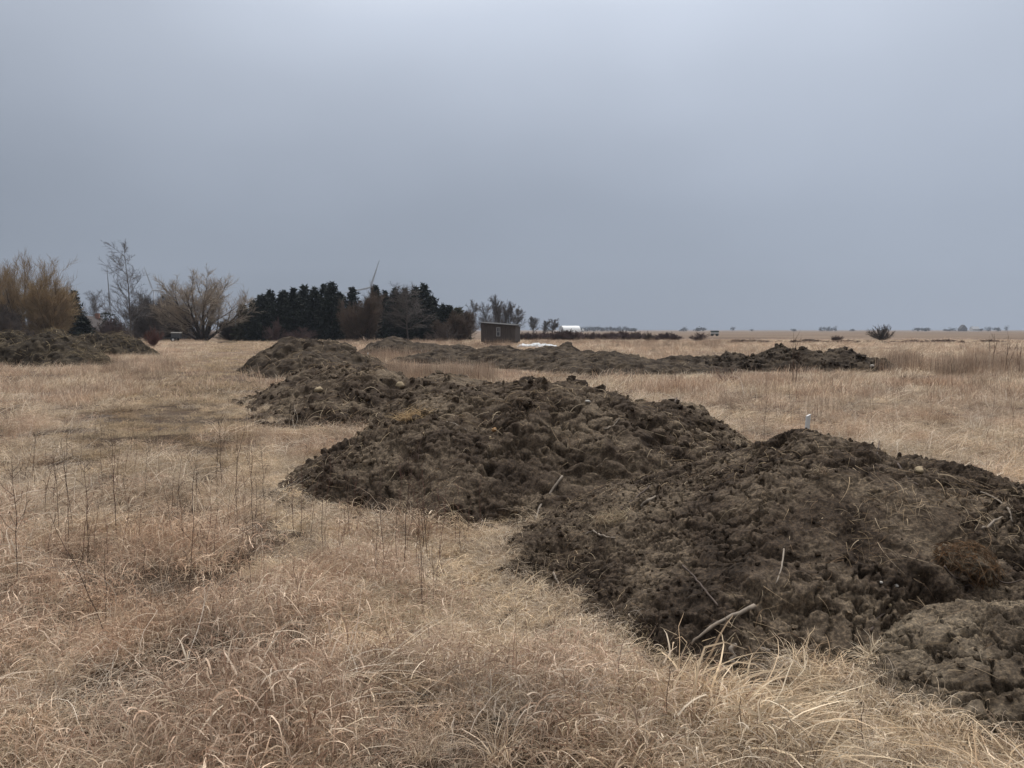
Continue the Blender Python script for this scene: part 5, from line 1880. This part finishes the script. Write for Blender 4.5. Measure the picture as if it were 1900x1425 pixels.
# rusty root clod
def root_clod():
    q, n_ = on('near', 1788, 1050)
    D_ = q.y
    n1, n2 = 90, 60
    a, e = np.meshgrid(np.arange(n1) * 2 * math.pi / n1, np.linspace(-math.pi / 2, math.pi / 2, n2))
    d = np.stack([np.cos(a) * np.cos(e), np.sin(a) * np.cos(e), np.sin(e)], -1).reshape(-1, 3)
    w_, h_ = 54 / FPX * D_, 36 / FPX * D_
    f = 1 + 0.26 * fbm(d, 1.6, 5, 7) + 0.10 * fbm(d, 7, 3, 8)
    v = d * f[:, None] * np.array([w_, w_ * 0.8, h_])
    qd = [(i * n1 + j, i * n1 + (j + 1) % n1, (i + 1) * n1 + (j + 1) % n1, (i + 1) * n1 + j) for i in range(n2 - 1) for j in range(n1)]
    o = link('root_clod', mesh_from('root_clod', v, np.array(qd), True), M['soil_clay'])
    o.location = np.array(q) + np.array([0, -0.035, 0.01])
    o.rotation_euler = (0, R(18), 0)
    tag(o, 'rusty root-matted sod clod on the right of the nearest mound', 'sod clod')
    nr_ = d.copy()
    fv, fq, fc = fibres(2200, v, nr_, 91, L=(0.03, 0.11), wid=(0.001, 0.0026), pal=[(0.16, 0.092, 0.050), (0.20, 0.118, 0.065), (0.11, 0.066, 0.042), (0.25, 0.18, 0.115), (0.15, 0.11, 0.075), (0.08, 0.055, 0.038)], lift=0.004, clump=False)
    k = link('root_fibres', mesh_from('root_fibres', fv, fq, False, {'tint': fc}), M['fibre'], o)
    k['kind'] = 'stuff'
    # looping roots at its lower edge
    rb = MB()
    for (x_, z_, s) in ((-0.8, -0.25, 1), (-0.5, -0.55, 0.9), (0.15, -0.75, 0.8), (0.75, 0.3, 1.1)):
        t = np.linspace(0, math.pi, 12)
        rb.tube(np.stack([x_ * w_ + 0.16 * s * (t / math.pi - 0.4), np.full(12, -w_ * 0.75), z_ * h_ + 0.04 * s * -np.sin(t)], 1), np.linspace(0.006, 0.003, 12), 6)
    rb.build('root', M['stick_dark'], o, True)


root_clod()


def straw_tuft(key, px, py, wpx, hpx, pal, label, n, seed):
    q, n_ = on(key, px, py)
    D_ = q.y
    r = np.random.default_rng(seed)
    W = wpx / FPX * D_ / 2
    pos, a = disc(r, n, 1.0)
    pos = pos * np.array([W, W * 0.5, 0])
    az = r.uniform(0, 6.28, n)
    L = r.uniform(0.5, 1.2, n) * hpx / FPX * D_ * 1.4
    v, qq, c = blade_set(r, n, pos, az, L, R(1) * r.uniform(20, 80, n), R(1) * r.uniform(90, 140, n), r.uniform(0.0015, 0.004, n), pick(r, np.array(pal), n), seg=5)
    o = link('straw_tuft', mesh_from('straw_tuft', v, qq, False, {'tint': c}), M['fibre'])
    o.location = np.array(q) + np.array([0, -0.02, 0.01])
    o.rotation_euler = (R(14), R(-8), 0)
    tag(o, label, 'straw', 'straw tufts')


OCH = [(0.33, 0.23, 0.115), (0.27, 0.18, 0.09), (0.38, 0.28, 0.15), (0.21, 0.145, 0.08)]
straw_tuft('mid', 766, 776, 62, 22, OCH, 'ochre tuft of straw on the left brow of the broad mound', 260, 31)
straw_tuft('near', 1140, 965, 80, 22, [(0.34, 0.27, 0.17), (0.28, 0.20, 0.13), (0.40, 0.33, 0.22)], 'loose tan straw in the gully of the nearest mound', 200, 32)
straw_tuft('near', 1520, 880, 34, 16, [(0.36, 0.29, 0.20), (0.26, 0.19, 0.13)], 'little wisp of pale roots under the crest of the nearest mound', 60, 33)
straw_tuft('near', 1625, 1225, 60, 40, PAL_PALE * 0.8, 'arching pale straw tuft rooted at the foot between nearest and clay mounds', 90, 34)


def stake(px, ytop, D, wd, label, hb=None):
    g = gp(px, D)
    H = hgt(ytop, px, D)
    b = MB()
    b.hexa([(-wd / 2, -0.012, -0.1), (wd / 2, -0.012, -0.1), (wd / 2, 0.012, -0.1), (-wd / 2, 0.012, -0.1), (-wd / 2, -0.012, H * 0.97), (wd / 2, -0.012, H), (wd / 2, 0.012, H), (-wd / 2, 0.012, H * 0.97)])
    o = b.build('survey_stake', M['white_paint'])
    o.location = g
    o.rotation_euler = (0.02, 0.06, 0.2)
    tag(o, label, 'stake', 'white stakes')


stake(1488, 768, 8.4, 0.042, 'white wooden stake standing behind the crest of the nearest mound')
stake(682, 654, 43.0, 0.07, 'white stake by the right foot of the farthest tall mound')


# ------------------------------------------------------------------ weed stalks
def weed_mesh(seed, nb, spread, thick):
    r = np.random.default_rng(seed)
    b = MB()
    n = 9
    z = np.linspace(0, 1, n)
    pts = np.stack([0.07 * fbm(xy3(z, z * 0 + seed), 1.6, 2, seed) * z, 0.07 * fbm(xy3(z, z * 0 + seed), 1.6, 2, seed + 1) * z, z], 1)
    pts += r.normal(0, 0.003, pts.shape)
    b.tube(pts, np.linspace(thick, thick * 0.45, n), 5)
    for k in range(nb):
        f = r.uniform(0.3, 0.97)
        p = np.array([np.interp(f, z, pts[:, i]) for i in range(3)])
        a = r.uniform(0, 6.28)
        L = r.uniform(0.06, 0.22) * (1.2 - 0.6 * f)
        e = p + np.array([math.cos(a) * spread, math.sin(a) * spread, 1.0]) * L
        b.tube([p, (p + e) / 2 + np.array([math.cos(a), math.sin(a), 0]) * L * 0.12, e], [thick * 0.5, thick * 0.42, thick * 0.28], 4)
        if r.random() < 0.5:
            b.tube([e, e + r.normal(0, 0.012, 3) + np.array([0, 0, 0.014])], [thick * 0.9, thick * 0.5], 4)
    return b.mesh('weed_stalk', False)


WM = [weed_mesh(200 + i, nb, sp, th) for i, (nb, sp, th) in enumerate(((0, .5, .0028), (3, .5, .0032), (7, .6, .0032), (12, .7, .0036), (5, .4, .003), (9, .9, .003)))]
for m in WM:
    m.materials.append(M['weed'])
WP = [weed_mesh(220 + i, nb, .5, th) for i, (nb, th) in enumerate(((2, .0024), (5, .0024)))]
for m in WP:
    m.materials.append(M['weed_pale'])
WR = [weed_mesh(230 + i, nb, .5, th) for i, (nb, th) in enumerate(((3, .003), (8, .003), (6, .0035)))]
for m in WR:
    m.materials.append(M['red_twig'])
wr = np.random.default_rng(21)


def weed(bx, by, tx, ty, meshes, label, group, D=None):
    D_ = D or EYE / math.tan(PITCH + math.atan((by - 712.5) / FPX))
    x, y, z = gp(bx, D_)
    tp = P(tx, ty, D_)
    H = max(0.15, tp.z - z)
    lx = (tp.x - x) / H
    o = bpy.data.objects.new('weed_stalk', meshes[int(wr.integers(0, len(meshes)))])
    COL.objects.link(o)
    o.location = (x, y, z - 0.01)
    s = math.hypot(H, tp.x - x)
    o.scale = (max(s, 0.6), max(s, 0.6), s)
    o.rotation_euler = (wr.uniform(-0.12, 0.12), math.atan(lx), wr.uniform(0, 6.28))
    o.rotation_mode = 'ZYX' if False else 'XYZ'
    o.rotation_euler = (wr.uniform(-0.1, 0.1), math.atan(lx), 0)
    tag(o, label, 'weed', group)


LW = 'thin dark dead weed stalk standing in the grass left of the mounds'
for (bx, by, tx, ty) in ((138, 1000, 104, 815), (154, 910, 148, 795), (216, 925, 218, 815), (268, 940, 274, 820), (236, 945, 222, 850), (440, 1010, 436, 815), (366, 935, 362, 838), (490, 970, 486, 826),
                         (378, 945, 348, 848), (411, 915, 407, 832), (206, 1195, 98, 948), (194, 1185, 190, 1018), (466, 1115, 455, 955), (271, 1095, 266, 1005), (80, 1420, 53, 1290), (300, 1420, 268, 1335),
                         (605, 1060, 600, 945), (630, 1045, 628, 950), (790, 1110, 776, 955), (855, 1035, 850, 955), (545, 1000, 540, 880), (575, 1010, 590, 900), (330, 1000, 310, 880), (60, 900, 70, 790), (20, 930, 28, 830),
                         (470, 900, 462, 800), (520, 1030, 512, 905), (700, 1080, 690, 980), (395, 1060, 400, 925), (350, 870, 345, 780), (110, 860, 120, 770), (250, 860, 246, 775), (440, 880, 436, 790)):
    weed(bx, by, tx, ty, WM, LW, 'dark weed stalks left of the mounds')
for i in range(70):
    bx, by = wr.uniform(0, 820), wr.uniform(800, 1180)
    D_ = EYE / math.tan(PITCH + math.atan((by - 712.5) / FPX))
    x_ = gp(bx, D_)[0]
    if mound_at(np.array([x_]), np.array([D_]))[0] > -0.05:
        continue
    hpx = wr.uniform(0.35, 0.85) / D_ * FPX
    weed(bx, by, bx + wr.normal(0, 0.08) * hpx, by - hpx, WM, LW, 'dark weed stalks left of the mounds')
for i in range(64):
    bx, by = (wr.uniform(40, 860), wr.uniform(830, 1120)) if i < 40 else (wr.uniform(540, 900), wr.uniform(900, 1040))
    D_ = EYE / math.tan(PITCH + math.atan((by - 712.5) / FPX))
    x_ = gp(bx, D_)[0]
    if mound_at(np.array([x_]), np.array([D_]))[0] > 0.02:
        continue
    hpx = wr.uniform(0.3, 0.6) / D_ * FPX
    weed(bx, by, bx + wr.normal(0, 0.12) * hpx, by - hpx, WR, 'slim reddish-brown weed stem among the grass in front of and left of the broad mound', 'reddish weed stems by the broad mound')
for (bx, by, tx, ty) in ((632, 932, 600, 818), (690, 938, 654, 828), (748, 938, 700, 838), (832, 930, 808, 786), (846, 935, 830, 860), (772, 930, 758, 820), (660, 930, 668, 850), (720, 936, 756, 840), (800, 950, 824, 850), (770, 945, 730, 860), (610, 930, 640, 850)):
    weed(bx, by, tx, ty, WP + WM[2:4], 'branching tan weed stalk leaning across the front of the broad mound', 'tan weed stalks before the broad mound', D=None)
for (bx, by, tx, ty) in ((1232, 1380, 1256, 1192), (1388, 1422, 1376, 1282), (1410, 1422, 1408, 1288), (1606, 1412, 1608, 1305), (1466, 1424, 1463, 1330), (1150, 1300, 1148, 1180), (945, 1290, 940, 1190), (880, 1350, 876, 1255), (990, 1330, 992, 1245),
                         (1120, 1400, 1124, 1290), (1010, 1420, 1006, 1300)):
    weed(bx, by, tx, ty, WR[:1] + WM[:2], 'reddish upright weed stem in the pale straw before the nearest mound', 'weed stems before the nearest mound')
for (bx, by, tx, ty) in ((75, 1010, 70, 958), (1140, 1425, 1146, 1398), (620, 1180, 600, 1105), (520, 1210, 500, 1120)):
    weed(bx, by, tx, ty, WP, 'pale thick straw stem standing in the foreground grass', 'pale stems in the foreground')
for i in range(60):
    bx, by = wr.uniform(1120, 1900), wr.uniform(705, 850)
    D_ = EYE / math.tan(PITCH + math.atan((by - 712.5) / FPX))
    x_ = gp(bx, D_)[0]
    if mound_at(np.array([x_]), np.array([D_]))[0] > -0.05:
        continue
    hpx = wr.uniform(0.4, 0.85) / D_ * FPX
    weed(bx, by, bx + wr.normal(0, 0.1) * hpx, by - hpx, WM + WR, 'thin dead weed stalk in the open grass right of the broad mound', 'weed stalks in the right-hand field')

# ------------------------------------------------------------------ thin damp air over the plain
hz = MB().box(-1500, 1500, -200, 1650, -4, 132).build('haze', None)
hm = bpy.data.materials.new('haze')
hm.use_nodes = True
hm.node_tree.nodes.clear()
ho_ = N(hm.node_tree, 'ShaderNodeOutputMaterial')
hv = N(hm.node_tree, 'ShaderNodeVolumePrincipled')
hv.inputs['Color'].default_value = (0.72, 0.80, 0.92, 1)
hv.inputs['Density'].default_value = 0.00020
hm.node_tree.links.new(hv.outputs[0], ho_.inputs['Volume'])
hz.data.materials.append(hm)
tag(hz, kind='stuff')
